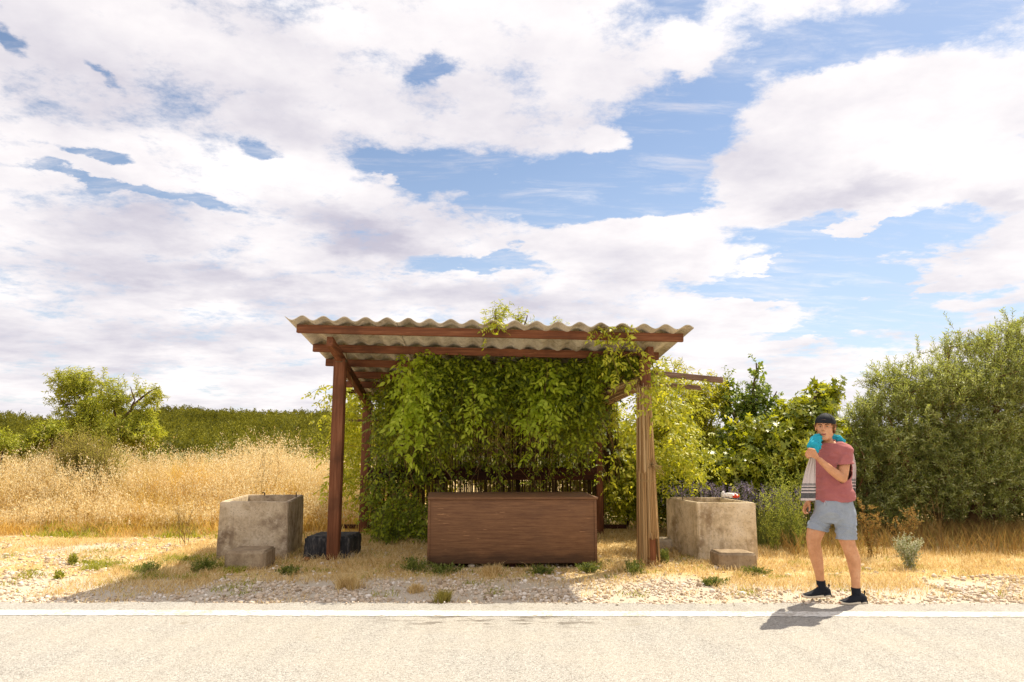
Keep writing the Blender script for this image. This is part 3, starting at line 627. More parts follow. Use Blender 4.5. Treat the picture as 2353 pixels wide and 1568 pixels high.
def block(name, fl, fr, br, bl, h, mat, label, cat, rough=.004, sub=10, sm=.02):
    me = bpy.data.meshes.new(name); bm = bmesh.new(); c = Vector(((fl[0] + br[0]) / 2, (fl[1] + br[1]) / 2, 0))
    b = [bm.verts.new((*p, -.03)) for p in (fl, fr, br, bl)]; t_ = [bm.verts.new((p[0] * .985 + c.x * .015, p[1] * .985 + c.y * .015, h)) for p in (fl, fr, br, bl)]
    bm.faces.new(b[::-1]); bm.faces.new(t_)
    for i in range(4): bm.faces.new((b[i], b[(i + 1) % 4], t_[(i + 1) % 4], t_[i]))
    bmesh.ops.bevel(bm, geom=bm.edges[:], offset=sm, segments=3, affect='EDGES'); bmesh.ops.subdivide_edges(bm, edges=[e for e in bm.edges if e.calc_length() > .08], cuts=sub, use_grid_fill=True)
    P = np.array([list(v.co) for v in bm.verts]); d_ = noise3(P, 3, 5) * rough + noise3(P, 11, 6) * rough * .6
    for v, q_ in zip(bm.verts, d_): v.co += (v.co - c - Vector((0, 0, h / 2))).normalized() * q_
    for v in bm.verts: v.co -= c
    bm.to_mesh(me); bm.free(); o = link(name, me, mat, smooth=True); o.location = c; return tag(o, label, cat)
block('concrete_block', (-3.62, 8.89), (-3.10, 8.88), (-3.13, 9.36), (-3.62, 9.36), .215, BLK, 'low grey concrete block in front of the left tub', 'block')
block('concrete_block', (2.60, 8.86), (3.07, 8.84), (3.02, 9.20), (2.57, 9.20), .20, BLK, 'low brown grey concrete step block in front of the right tub', 'block')
t = NT('charred_stone'); v = t.coord(); n1 = t.noise(t.coord((6, 6, 1.5)), 3, 8, .7)
t.fin(t.pbsdf(t.ramp(n1, [(.32, srgb('121212')), (.5, srgb('2e2e30')), (.66, srgb('6e6862'))]), .75, t.bump(n1, 1, .03), .35))
block('black_stone', (-2.84, 9.60), (-2.22, 9.58), (-2.16, 10.15), (-2.78, 10.15), .30, t.m, 'rough blackened stone block behind the left front post', 'stone', .012, 8, .025)
STN = simple('limestone', srgb('b9a88f'), .9, .25, 6, .6, .01)
def rock(p, s, label, mat=STN, flat=.5, group=None):
    bm = bmesh.new(); bmesh.ops.create_icosphere(bm, subdivisions=3, radius=1); P = np.array([list(v.co) for v in bm.verts]); sd = int(abs(p[0] * 97) + abs(p[1] * 31))
    d_ = 1 + .22 * noise3(P, .45, sd) + .08 * noise3(P, 1.4, sd + 1)
    for v, q_ in zip(bm.verts, d_): v.co = Vector((v.co.x * q_ * s, v.co.y * q_ * s * .75, max(v.co.z, -.6) * q_ * s * flat))
    me = bpy.data.meshes.new('rock'); bm.to_mesh(me); bm.free(); o = link('rock', me, mat, smooth=True); o.location = (p[0], p[1], s * flat * .45); return tag(o, label, 'rock', group)
q_ = gp(797, 1283); rock((q_.x, q_.y), .11, 'flat pale stone lying against the foot of the left front post')
q_ = gp(703, 1290); rock((q_.x, q_.y), .055, 'small rusty brown stone beside the blackened stone block', simple('rust_stone', srgb('8a5a35'), .9), .7)
q_ = gp(783, 1297); rock((q_.x, q_.y), .05, 'small rounded white stone just in front of the left post')
block('broken_block', (2.10, 10.3), (2.36, 10.3), (2.4, 10.7), (2.12, 10.7), .16, STN, 'broken pale block lying left of the right tub behind the wrapped post', 'stone', .01)
q_ = gp(118, 1218); rock((q_.x, q_.y), .10, 'white stone lying on the gravel track at far left')
q_ = gp(1995, 1310); rock((q_.x, q_.y), .05, 'small grey stone on the verge beside the walking man')
# plastic bag
bag = empty('plastic_bag', (3.0, 10.2, .757), 'crumpled white and orange plastic bag on the rim of the right tub', 'bag')
def crumple(c, r, sd, amp=.35):
    bm = bmesh.new(); bmesh.ops.create_icosphere(bm, subdivisions=4, radius=1); P = np.array([list(v.co) for v in bm.verts]); d_ = 1 + amp * np.abs(noise3(P, .7, sd)) - amp * .5 * np.abs(noise3(P, 1.7, sd + 3))
    for v, q_ in zip(bm.verts, d_): v.co = Vector((c[0] + v.co.x * q_ * r[0], c[1] + v.co.y * q_ * r[1], c[2] + v.co.z * q_ * r[2]))
    me = bpy.data.meshes.new('bag'); bm.to_mesh(me); bm.free(); return me
BW = leafmat('white_plastic', [srgb('efeae4'), srgb('f7f3ee')], (1, .97, .93, 1), .35, .3, .5); BO = leafmat('orange_plastic', [srgb('e0431a'), srgb('ea5a22')], (1, .3, .1, 1), .3, .3, .5)
c_ = at(1682, 1140, 10.35)
o = link('wrapper', crumple((c_.x - .02, 10.35, c_.z + .012), (.10, .05, .034), 2), BW, bag, True)
o = link('orange_print', crumple((c_.x + .045, 10.325, c_.z + .0), (.06, .042, .026), 7, .25), BO, bag, True)
o = link('knot', crumple((c_.x - .13, 10.35, c_.z + .012), (.028, .03, .045), 12, .5), BW, bag, True)
# ------------------------------------------------------------------ vegetation
OV = [(0, 0), (.22, .19), (.5, .22), (1, 0), (.5, -.22), (.22, -.19)]
BARK = simple('bark', srgb('5c4732'), .9, .3, 14, .8, .01); STEM = simple('vine_stem', srgb('7a6238'), .8, .3, 30); GSTEM = simple('green_stem', srgb('7f8a35'), .7, .2, 20)
def compound(mb, P, D, N, L, pairs=3, lw=.42, ls=.42, droop=.25):
    n = len(P); D = unit(D); s = unit(np.cross(D, N)); u = np.cross(s, D); L = np.broadcast_to(L, (n,))[:, None]
    for i in range(pairs + 1):
        tt = .25 + .75 * i / pairs; c = P + D * L * tt - np.array([0, 0, 1]) * L * droop * tt ** 2
        if i == pairs: cards(mb, OV, c, D - np.array([0, 0, .35]), N + R.normal(size=(n, 3)) * .25, L[:, 0] * ls * 1.15); continue
        for sg in (-1, 1):
            cards(mb, OV, c, D * .55 + s * sg - np.array([0, 0, .3]) + R.normal(size=(n, 3)) * .15, N + R.normal(size=(n, 3)) * .3, L[:, 0] * ls * R.uniform(.8, 1.1, n))
def strand(mbL, mbS, pts, step=.07, L=(.12, .2), pairs=3, start=0.0, r=.003, side=None):
    pts = np.array([list(p) for p in pts], float); seg = np.linalg.norm(np.diff(pts, axis=0), axis=1); cum = np.concatenate([[0], np.cumsum(seg)])
    ks = np.arange(start, cum[-1], step * R.uniform(.85, 1.15)); n = len(ks)
    if mbS is not None: tube(mbS, pts, np.linspace(r, r * .5, len(pts)), 3, False)
    if n == 0: return None
    P = np.stack([np.interp(ks, cum, pts[:, j]) for j in range(3)], 1)
    a = np.arange(n) * 2.4 + R.uniform(0, 6); D = np.stack([np.cos(a), np.sin(a) - .35, R.normal(size=n) * .3 - .25], 1)
    N = np.stack([R.normal(size=n) * .4, -.6 + R.normal(size=n) * .4, .7 + R.normal(size=n) * .3], 1)
    ACC.append((P, D, N, R.uniform(*L, n)))
ACC = []
def flush(mb, pairs=3, ls=.42, droop=.35):
    global ACC
    if ACC:
        P, D, N, L = [np.concatenate(q) for q in zip(*ACC)]; compound(mb, P, D, N, L, pairs, ls=ls, droop=droop)
    ACC = []
VINE = leafmat('vine_leaf', [srgb('2f3e16'), srgb('56661c'), srgb('8a9828'), srgb('bcc63a')], srgb('d0d814'), .45, .5, .3)  # dark tones put the deep shade inside the curtain into the leaf colour
VINEL = leafmat('sunlit_vine_leaf', [srgb('7c8a1c'), srgb('9ea826'), srgb('bec038'), srgb('d6d450')], srgb('ece020'), .45, .45, .35)  # lighter leaf copy, sunlight on the outer shoots put into its colour
VINEB = leafmat('lit_vine_leaf', [srgb('8aa024'), srgb('a8bc34'), srgb('c8d650')], srgb('e4ec1c'), .5, .45, .3)  # brighter copy of the same leaf, lit clumps painted by colour
vine = empty('climbing_vine', (0, 10, 0), 'leafy green climbing vine hanging in a curtain from the shelter roof', 'climbing plant')
mL, mS = MB(), MB()
def hang(x, y, z0, length, drift=.08):
    n = max(4, int(length / .15)); p = np.array([x, y, z0]); pts = [p]
    for i in range(n): p = p + np.array([R.normal() * drift * .3, R.normal() * drift * .3, -length / n]); pts.append(p)
    return pts
for k in range(470):
    px = 858 + 560 * R.uniform() ** .85; f_ = (px - 858) / 620
    Y = R.uniform(9.55, 10.6) if px > 950 else R.uniform(10.4, 11.8)
    if R.uniform() < .3: Y = R.uniform(10.4, 11.6)
    x = X_at(px, Y, 2.5); ztop = zroof(x, Y) - .1 - .5 * R.uniform() ** 2 * (1 if px > 950 else .4)
    bot = 985 + 60 * sin(px * .019 + 1) + 30 * sin(px * .05) + R.normal() * 22
    if px > 1370: bot -= 95
    if px < 960: bot = 1010 + R.normal() * 60
    if noise3(np.array([[px * .004, Y, 0]]), 1.6, 5)[0] < -.28: continue
    zb = zz(bot, Y) ; ln = max(.25, (ztop - zb) * R.uniform(.5, 1))
    if px > 1372: ln = min(ln, max(.12, ztop - zz(862, Y)))
    strand(mL, mS, hang(x, Y, ztop, ln), .085)
for k in range(110):  # sheet of leaf close under the roof
    px = R.uniform(960, 1370); Y = R.uniform(9.45, 9.8); x = X_at(px, Y, 2.8); strand(mL, None, hang(x, Y, zroof(x, Y) - .09, R.uniform(.2, .7)), .07)
for k in range(90):
    px = R.uniform(1365, 1478); Y = R.uniform(9.2, 9.8); x = X_at(px, Y, 2.8); z0 = zroof(x, Y) - .1; strand(mL, None, hang(x, Y, z0, max(.1, (z0 - zz(868, Y)) * R.uniform(.4, 1))), .07)
for k in range(46):  # longer trailing strands
    px = R.uniform(870, 1400); Y = R.uniform(9.7, 11.5); x = X_at(px, Y, 2.); z0 = zz(R.uniform(930, 1000), Y); strand(mL, mS, hang(x, Y, z0, R.uniform(.4, .95), .12), .13, (.08, .15))
for k in range(120):  # on the back screen
    px = R.uniform(845, 1000) if k < 65 else R.uniform(845, 1400); Y = R.uniform(11.7, 12.05); x = X_at(px, Y, 1.5)
    z0 = R.uniform(.4, 2.2) if px < 1000 else R.uniform(1.1, 2.2); strand(mL, mS, hang(x, Y, z0, min(z0 - .05 if px < 960 else max(.1, z0 - 1.08), R.uniform(.3, .9))), .09)
for k in range(8):
    px = R.uniform(980, 1380); Y = R.uniform(11.5, 12.0); x = X_at(px, Y, 1.); z0 = R.uniform(.7, 1.5); strand(mL, mS, hang(x, Y, z0, R.uniform(.3, .6)), .10, (.08, .15))
for k in range(75):  # dark heap low behind the left side
    px = R.uniform(872, 985); Y = R.uniform(10.9, 11.9); x = X_at(px, Y, .5); z0 = R.uniform(.15, .85 - .004 * abs(px - 925)); strand(mL, mS, hang(x, Y, z0, z0 * .8), .07, (.1, .18))
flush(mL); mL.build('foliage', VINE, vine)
mB2 = MB()
for k in range(130):
    px = R.uniform(900, 1375); Y = R.uniform(9.3, 9.75); x = X_at(px, Y, 2.4)
    if sin(px * .045 + 2) + .6 * sin(px * .11) < .15: continue
    z0 = zz(R.uniform(800, 940), Y); strand(mB2, mS, hang(x, Y, z0, R.uniform(.25, .75)), .085, (.15, .24))
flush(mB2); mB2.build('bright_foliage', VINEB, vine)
# bare runners
for k in range(60):
    px = R.uniform(900, 1390); Y = R.uniform(9.7, 11.8); x = X_at(px, Y, 2.); z0 = zz(R.uniform(900, 990), Y); tube(mS, hang(x, Y, z0, R.uniform(.4, 1.1), .25), .004, 4)
for (a_, b_, c_) in (((1462, 775, 9.4), (1440, 860, 9.3), (1375, 905, 9.6)), ((790, 790, 9.6), (815, 900, 10.5), (870, 985, 11)), ((1350, 900, 9.8), (1400, 1000, 10), (1440, 1100, 10.6)), ((1130, 1010, 10), (1180, 1060, 10.5), (1230, 1120, 11.6))):
    tube(mS, [at(*a_), at(*b_), at(*c_)], .006, 5)
mS.build('stem', STEM, vine)
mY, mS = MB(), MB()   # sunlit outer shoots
def curve3(p, q, r_, n=14): return [p * ((1 - t_) ** 2) + q * (2 * t_ * (1 - t_)) + r_ * (t_ * t_) for t_ in np.linspace(0, 1, n)]
for (a_, b_, c_) in (((1378, 752, 8.62), (1450, 790, 8.5), (1500, 985, 8.75)), ((1388, 750, 8.6), (1412, 850, 8.45), (1438, 900, 8.6)), ((1420, 752, 8.55), (1475, 800, 8.5), (1545, 905, 8.9)),
                     ((1435, 756, 8.55), (1500, 850, 8.6), (1560, 1050, 9.2)), ((1400, 755, 8.58), (1390, 800, 8.5), (1402, 850, 8.6)), ((1366, 760, 8.6), (1372, 772, 8.5), (1352, 790, 8.6)), ((1370, 756, 8.62), (1400, 748, 8.5), (1455, 752, 8.6)),
                     ((1500, 850, 9.2), (1540, 900, 9.2), (1600, 1090, 9.6)), ((1480, 950, 9.6), (1420, 1010, 9.8), (1398, 1120, 10)), ((1395, 940, 10), (1440, 1000, 10), (1462, 1090, 10.4))):
    ms_ = MB(); strand(mY, ms_, curve3(at(*a_), at(*b_), at(*c_)), .075, (.12, .19), r=.005); ms_.build('shoot_stem', STEM, vine)
# shoots poking over the roof edge
p0 = at(1128, 742, 8.7)
for (a_, b_) in (((1118, 735), (1132, 762)), ((1130, 740), (1150, 755)), ((1140, 742), (1165, 748)), ((1125, 745), (1120, 775))):
    strand(mY, None, curve3(at(a_[0], a_[1], 8.6), at((a_[0] + b_[0]) / 2, a_[1] - 6, 8.5), at(b_[0], b_[1], 8.55)), .05, (.1, .15))
# yellow green mass right of the post and between posts
for k in range(200):
    if k < 110: px, py, Y = R.uniform(1492, 1600), R.uniform(800, 1090), R.uniform(10.2, 11.4)
    else: px, py, Y = R.uniform(1392, 1480), R.uniform(925, 1160), R.uniform(12.4, 13.0)
    if px > 1500 and py < 800 + (px - 1500) * 1.2: continue
    p = at(px, py, Y); q = p + Vector((R.normal() * .2, R.normal() * .1, .12)); r_ = p + Vector((R.normal() * .3 + .1, -.1, -R.uniform(.2, .5))); strand(mY, None, curve3(p, q, r_, 6), .08, (.11, .18))
# left side shoots behind the left post
for (a_, b_, c_) in (((830, 895, 12.4), (740, 872, 12.3), (708, 912, 12.2)), ((830, 900, 12.4), (760, 885, 12.3), (722, 945, 12.2)), ((830, 910, 12.3), (790, 890, 12.3), (752, 930, 12.2)), ((835, 1040, 12.2), (780, 1060, 12.1), (745, 1130, 12)), ((830, 1100, 12.1), (775, 1090, 12), (748, 1150, 12)),
                     ((835, 1030, 12.3), (760, 1010, 12.2), (712, 1052, 12.2))):
    ms_ = MB(); strand(mY, ms_, curve3(at(*a_), at(*b_), at(*c_)), .09, (.14, .22), r=.005); ms_.build('shoot_stem', STEM, vine)
for k in range(150):
    px, py, Y = R.uniform(785, 850), R.uniform(880, 1190), R.uniform(12.2, 12.9)
    if py > 1110 and R.uniform() < .6: continue
    p = at(px, py, Y); strand(mY, None, curve3(p, p + Vector((R.normal() * .2, 0, .1)), p + Vector((R.normal() * .25, -.1, -R.uniform(.15, .45))), 6), .09, (.11, .18))
flush(mY); mY.build('sunlit_shoots', VINEL, vine)

def crown(mbL, mbB, lobes, n, tw=(.25, .45), k=14, leaf=(.06, .014), up=.5, out=.8, rnd=.5, gap=-.3, gf=.8, seed=1, shell=.5, ls=.7, shape=None, curl=.25, twr=.004, pend=0.0):
    vol = np.array([l[3] * l[4] * l[5] for l in lobes]); idx = R.choice(len(lobes), n, p=vol / vol.sum()); Lb = np.array(lobes)[idx]
    d = rv(n); r = R.uniform(0, 1, n) ** shell; P = Lb[:, :3] + d * Lb[:, 3:6] * r[:, None]; P[:, 2] = np.maximum(P[:, 2], terrain(P[:, 0], P[:, 1]) + .05)
    keep = noise3(P, gf, seed) > gap; P, d = P[keep], d[keep]; n = len(P)
    D = unit(d * out + np.array([0, 0, up]) + R.normal(size=(n, 3)) * rnd); T = R.uniform(*tw, n)[:, None]
    P0 = P - D * T * .5; sticks(mbB, P0, P0 + D * T, twr, twr * .4)
    tt = np.linspace(.12, 1, k)[None, :, None]; Q = P0[:, None] + D[:, None] * T[:, None] * tt
    a = np.arange(k) * 2.4; ref = unit(np.cross(D, rv(n))); bi = np.cross(D, ref)
    rad = ref[:, None] * np.cos(a)[None, :, None] + bi[:, None] * np.sin(a)[None, :, None]
    LD = D[:, None] * ls + rad + R.normal(size=(n, k, 3)) * .2 - np.array([0, 0, pend]); LN = D[:, None] * 1.0 - rad * .4 + R.normal(size=(n, k, 3)) * .4
    sz = leaf[0] * R.uniform(.65, 1.2, n * k)
    if shape is None: leaves(mbL, Q, LD, LN.reshape(-1, 3), sz, sz * leaf[1] / leaf[0])
    else: cards(mbL, shape, Q.reshape(-1, 3), LD.reshape(-1, 3), LN.reshape(-1, 3), sz, curl)
    return P
def limb(mb, p, q, r0, r1, wob=.06, n=8, k=7):
    p, q = Vector(p), Vector(q); L = (q - p).length; pts = []
    o1 = Vector((random.gauss(0, 1), random.gauss(0, 1), random.gauss(0, .4))) * wob * L; 
    for i in range(n + 1):
        f_ = i / n; pts.append(p.lerp(q, f_) + o1 * sin(pi * f_) + Vector((random.gauss(0, 1), random.gauss(0, 1), 0)) * L * .012 * (0 < i < n))
    tube(mb, pts, [r0, r1], k); return pts
def ramify(mb, pts, targets, r):
    node = np.array([list(p) for p in pts])
    for tg in targets:
        j_ = int(np.argmin(np.linalg.norm(node - np.array(tg), axis=1) + .25 * (node[:, 2] - tg[2]).clip(0))); L = np.linalg.norm(node[j_] - np.array(tg))
        if L < .05: continue
        p_ = limb(mb, node[j_], tg, r * min(1, .4 + L), r * .3, .07, 5, 4); node = np.concatenate([node, np.array([list(q) for q in p_[2:]])])
def tree(name, label, cat, base, limbs, lobes, leafm, n, r0=.07, nram=60, bark=None, leafname='crown', **kw):
    root = empty(name, tuple(base), label, cat); mB, mL = MB(), MB(); nodes = []
    for (pts, ra, rb) in limbs:
        for a_, b_, i in zip(pts[:-1], pts[1:], range(99)):
            f0, f1 = i / (len(pts) - 1), (i + 1) / (len(pts) - 1); nodes += limb(mB, a_, b_, ra + (rb - ra) * f0, ra + (rb - ra) * f1, .05, 5, 8)
    P = crown(mL, mB, lobes, n, seed=int(abs(base[0]) * 13) + 2, **kw)
    if len(P): ramify(mB, nodes, P[R.choice(len(P), min(nram, len(P)), replace=False)], rb * .8 if limbs else .02)
    mB.build('trunk', bark or BARK, root, smooth=True); mL.build(leafname, leafm, root); return root
def lobe(px, py, Y, rpx, rpy, ry_=None):
    p = at(px, py, Y); s = (Y * cos(TH) + (p.z - EYE) * sin(TH)) / F; return (p.x, p.y, p.z, rpx * s, ry_ or rpx * s, rpy * s)
g_ = lambda px, Y: Vector((X_at(px, Y, .3), Y, float(terrain(X_at(px, Y, .3), Y)) - .05))
# left almond trees in the field
ALM = leafmat('almond_leaf', [srgb('747a20'), srgb('929c2e'), srgb('b4b840'), srgb('ccc858')], srgb('dcdc34'), .4, .5, .35)
tree('almond_tree', 'upright young almond tree with dark trunk standing in the left field', 'tree', g_(218, 17.5), [([g_(218, 17.5), at(205, 968, 17.5), at(190, 925, 17.5), at(160, 880, 17.5)], .055, .018), ([at(203, 960, 17.5), at(222, 930, 17.5), at(235, 890, 17.6)], .035, .014), ([at(192, 930, 17.5), at(150, 930, 17.4), at(125, 905, 17.4)], .025, .01)],
     [lobe(160, 885, 17.5, 46, 32), lobe(205, 880, 17.6, 48, 30), lobe(150, 930, 17.4, 36, 26), lobe(215, 925, 17.5, 40, 26), lobe(190, 1000, 17.5, 70, 40), lobe(205, 960, 17.5, 60, 30)], ALM, 1000, nram=90, tw=(.22, .42), k=15, leaf=(.10, .028), gap=-.25, gf=.9, up=.35, ls=.8, pend=.35)
tree('almond_tree', 'leaning almond tree with forked limbs, right neighbour of the upright almond', 'tree', g_(280, 17.0), [([g_(270, 17), at(272, 975, 17), at(300, 945, 17), at(338, 905, 17), at(366, 890, 17)], .055, .012), ([at(272, 975, 17), at(262, 945, 17.1), at(275, 905, 17.1)], .035, .012), ([at(300, 945, 17), at(310, 920, 17), at(300, 890, 17)], .025, .01)],
     [lobe(290, 900, 17, 40, 27), lobe(262, 925, 17, 30, 28), lobe(340, 920, 17, 30, 17), lobe(364, 905, 17, 16, 12), lobe(300, 1000, 17, 66, 40), lobe(270, 965, 17.1, 40, 30), lobe(330, 960, 17, 28, 16)], ALM, 850, nram=90, tw=(.22, .42), k=15, leaf=(.10, .028), gap=-.25, gf=.9, up=.35, ls=.8, pend=.35)
tree('field_bush', 'round green bush at the left of the almond trees', 'bush', g_(115, 16.6), [([g_(115, 16.6), at(118, 1000, 16.6)], .03, .015)], [lobe(118, 1000, 16.6, 40, 26), lobe(80, 1015, 16.8, 26, 20)], ALM, 300, nram=20, tw=(.2, .35), k=12, leaf=(.09, .035), gap=-.6)
tree('field_bush', 'low yellow green bush cut by the left photo edge', 'bush', g_(0, 16), [([g_(5, 16), at(5, 1020, 16)], .03, .015)], [lobe(-10, 1018, 16, 50, 24), lobe(40, 1032, 16, 30, 16)], ALM, 300, nram=20, tw=(.2, .35), k=12, leaf=(.08, .03), gap=-.6)
tree('field_bush', 'feathery yellow green shrub rising out of the dry grass below the almonds', 'bush', g_(225, 14.5), [([g_(225, 14.5), at(225, 1090, 14.5)], .02, .01)], [lobe(215, 1085, 14.5, 75, 70, .45), lobe(170, 1050, 14.5, 40, 50, .4)], leafmat('feathery_green', [srgb('9a9a40'), srgb('b4ac50'), srgb('cdbd6a')], srgb('d8cc60'), .4, .6, .2), 900, nram=30, tw=(.3, .6), k=16, leaf=(.07, .008), gap=-.9, up=1.6, rnd=.35, ls=1.4)
# trees behind the shelter
PEA = leafmat('peach_leaf', [srgb('828a18'), srgb('a4a824'), srgb('c2c034'), srgb('d8d24c')], srgb('ecdc1c'), .45, .45, .4)
tree('peach_tree', 'slender tree behind the shelter with its tips showing above the roof', 'tree', g_(1160, 14.2), [([g_(1160, 14.2), at(1165, 900, 14.2), at(1150, 770, 14.2), at(1140, 710, 14.2)], .07, .012), ([at(1160, 880, 14.2), at(1200, 780, 14.2), at(1212, 725, 14.2)], .04, .01), ([at(1165, 900, 14.2), at(1240, 800, 14.2), at(1275, 740, 14.2)], .04, .01)],
     [lobe(1150, 735, 14.2, 34, 34), lobe(1195, 740, 14.2, 28, 26), lobe(1278, 752, 14.2, 26, 16), lobe(1210, 830, 14.2, 110, 60), lobe(1140, 700, 14.2, 12, 14), lobe(1072, 750, 14.2, 8, 10)], ALM, 620, nram=70, tw=(.2, .38), k=16, leaf=(.10, .022), gap=-.3, up=.3, ls=.7, pend=.55)
tree('peach_tree', 'bright yellow green willowy tree right of the wrapped post', 'tree', g_(1600, 12.6), [([g_(1600, 12.6), at(1590, 1050, 12.6), at(1560, 930, 12.6), at(1550, 850, 12.6)], .05, .012), ([at(1592, 1060, 12.6), at(1630, 980, 12.6), at(1655, 900, 12.6)], .035, .01), ([at(1590, 1050, 12.6), at(1530, 990, 12.6), at(1510, 900, 12.6)], .035, .01)],
     [lobe(1548, 860, 12.6, 26, 46), lobe(1520, 920, 12.6, 50, 50), lobe(1600, 930, 12.6, 50, 60), lobe(1640, 900, 12.6, 28, 40), lobe(1560, 1000, 12.6, 80, 60), lobe(1590, 1090, 12.6, 90, 60)], PEA, 1900, nram=120, tw=(.22, .42), k=16, leaf=(.10, .02), gap=-.32, gf=.9, up=.55, ls=.8, pend=.3)
tree('green_bush', 'bright green bush seen through the reed screen at the back', 'bush', g_(1150, 13.4), [([g_(1150, 13.4), at(1150, 1050, 13.4)], .04, .02), ([g_(1350, 13.3), at(1350, 1050, 13.4)], .04, .02)], [lobe(1000, 1090, 13.5, 120, 80, .6), lobe(1200, 1130, 13.2, 240, 50, .4), lobe(950, 1150, 13.2, 100, 50, .4), lobe(1200, 1060, 13.5, 140, 90, .6), lobe(1370, 1030, 13.3, 100, 110, .6), lobe(930, 1000, 13.7, 110, 80, .6), lobe(1100, 960, 13.9, 200, 60, .5), lobe(1320, 950, 13.9, 120, 60, .5)], VINEL, 2500, nram=60, tw=(.2, .4), k=12, leaf=(.09, .04), gap=-.3)
tree('green_bush', 'sunny yellow green bush between the right posts', 'bush', g_(1440, 12.9), [([g_(1440, 12.9), at(1440, 1130, 12.9)], .03, .015)], [lobe(1440, 1150, 12.9, 55, 50, .4), lobe(1520, 1130, 12.8, 60, 60, .4), lobe(1430, 1040, 13, 40, 50, .4)], VINEL, 900, nram=40, tw=(.15, .3), k=12, leaf=(.06, .032), gap=-.5)
RND = [(0, 0), (.25, .3), (.6, .38), (.92, .22), (1, 0), (.92, -.22), (.6, -.38), (.25, -.3)]
CAR = leafmat('terebinth_leaf', [srgb('465c1e'), srgb('667e28'), srgb('8a9a38'), srgb('acb458')], srgb('bccc30'), .35, .35, .5)
tree('terebinth_tree', 'dark green tree with round leaves and one tall spire', 'tree', g_(1730, 12.8), [([g_(1720, 12.8), at(1715, 1050, 12.8), at(1725, 940, 12.8), at(1738, 835, 12.8)], .06, .012), ([at(1715, 1050, 12.8), at(1680, 940, 12.8), at(1672, 870, 12.8)], .04, .01), ([at(1718, 1020, 12.8), at(1760, 950, 12.8), at(1785, 900, 12.8)], .035, .01)],
     [lobe(1738, 850, 12.8, 15, 30), lobe(1672, 885, 12.8, 28, 24), lobe(1665, 930, 12.8, 46, 40), lobe(1745, 915, 12.8, 44, 34), lobe(1775, 945, 12.8, 26, 24), lobe(1720, 960, 12.9, 60, 50), lobe(1700, 1040, 13, 90, 60), lobe(1740, 890, 12.8, 20, 24)], CAR, 950, nram=110, tw=(.18, .34), k=13, leaf=(.06, .04), gap=-.3, gf=1.0, up=.3, shape=RND, ls=.5)
# fig: big lobed leaves
FIGS = [(0, 0), (-.08, .24), (.2, .46), (.32, .14), (.66, .44), (.62, .12), (1, 0), (.62, -.12), (.66, -.44), (.32, -.14), (.2, -.46), (-.08, -.24)]
FIG = leafmat('fig_leaf', [srgb('56681a'), srgb('7c8a22'), srgb('a4a830'), srgb('c4c444')], srgb('e0dc20'), .4, .38, .5)
tree('fig_tree', 'spreading fig tree with broad bright green leaves behind the lavender', 'tree', g_(1760, 11.9), [([g_(1760, 11.9), at(1780, 1080, 11.9), at(1830, 980, 11.9), at(1880, 900, 12)], .06, .02), ([g_(1750, 11.9), at(1700, 1080, 11.8), at(1660, 1040, 11.8)], .05, .02), ([at(1780, 1080, 11.9), at(1790, 1000, 11.9), at(1800, 950, 12)], .04, .015)],
     [lobe(1770, 1040, 11.8, 95, 75, .6), lobe(1690, 1075, 11.7, 80, 48, .5), lobe(1850, 1010, 11.9, 75, 75, .6), lobe(1880, 945, 12, 50, 42, .5), lobe(1820, 975, 12, 46, 36), lobe(1900, 905, 12.1, 30, 22), lobe(1860, 1080, 11.8, 80, 60, .5), lobe(1630, 1085, 11.8, 50, 30, .4), lobe(1800, 1120, 11.8, 110, 40, .4)], FIG, 1250, nram=90, tw=(.25, .45), k=8, leaf=(.15, .1), gap=-.5, up=.4, out=.9, shape=FIGS, ls=.5, twr=.007, curl=.2, pend=.2)
tree('green_bush', 'dense dark bush low behind the wrapped post and right tub', 'bush', g_(1560, 12.0), [([g_(1560, 12), at(1560, 1100, 12)], .03, .015)], [lobe(1560, 1120, 12.1, 70, 60, .4), lobe(1650, 1130, 12.0, 70, 40, .4), lobe(1860, 1140, 11.9, 70, 60, .4)], CAR, 1100, nram=40, tw=(.15, .3), k=12, leaf=(.05, .03), gap=-.7)
# big olive at right
OLI = leafmat('olive_leaf', [srgb('626c34'), srgb('8e9646'), srgb('b2b864'), srgb('d6daa4')], srgb('ccd24c'), .42, .42, .45, big=(1.1, srgb('70763e'), .5))
OB = simple('olive_bark', srgb('6e5232'), .9, .3, 12, .8, .015)
ol = [lobe(2150, 985, 12.4, 170, 160, 1.1), lobe(2290, 900, 12.6, 165, 130, 1.1), lobe(2030, 1030, 12.2, 95, 120, .8), lobe(2020, 1120, 12.0, 100, 85, .7), lobe(2230, 1110, 12.1, 190, 90, 1.0), lobe(2450, 950, 12.8, 180, 205, 1.2), lobe(2600, 1000, 13, 160, 200, 1.2), lobe(2175, 815, 12.7, 42, 44, .5), lobe(2070, 880, 12.6, 80, 50, .6), lobe(2330, 795, 12.8, 80, 50, .7), lobe(1960, 985, 12.4, 62, 66, .5), lobe(1950, 1070, 12.2, 62, 100, .6), lobe(1990, 1180, 12.1, 100, 50, .6), lobe(2400, 1150, 12.6, 120, 80, .8), lobe(2185, 752, 12.7, 12, 22, .2), lobe(2008, 868, 12.5, 26, 22, .3), lobe(1925, 915, 12.4, 24, 20, .3), lobe(2330, 742, 12.8, 30, 12, .3), lobe(2122, 800, 12.7, 12, 24, .2), lobe(2250, 790, 12.7, 20, 22, .3)]
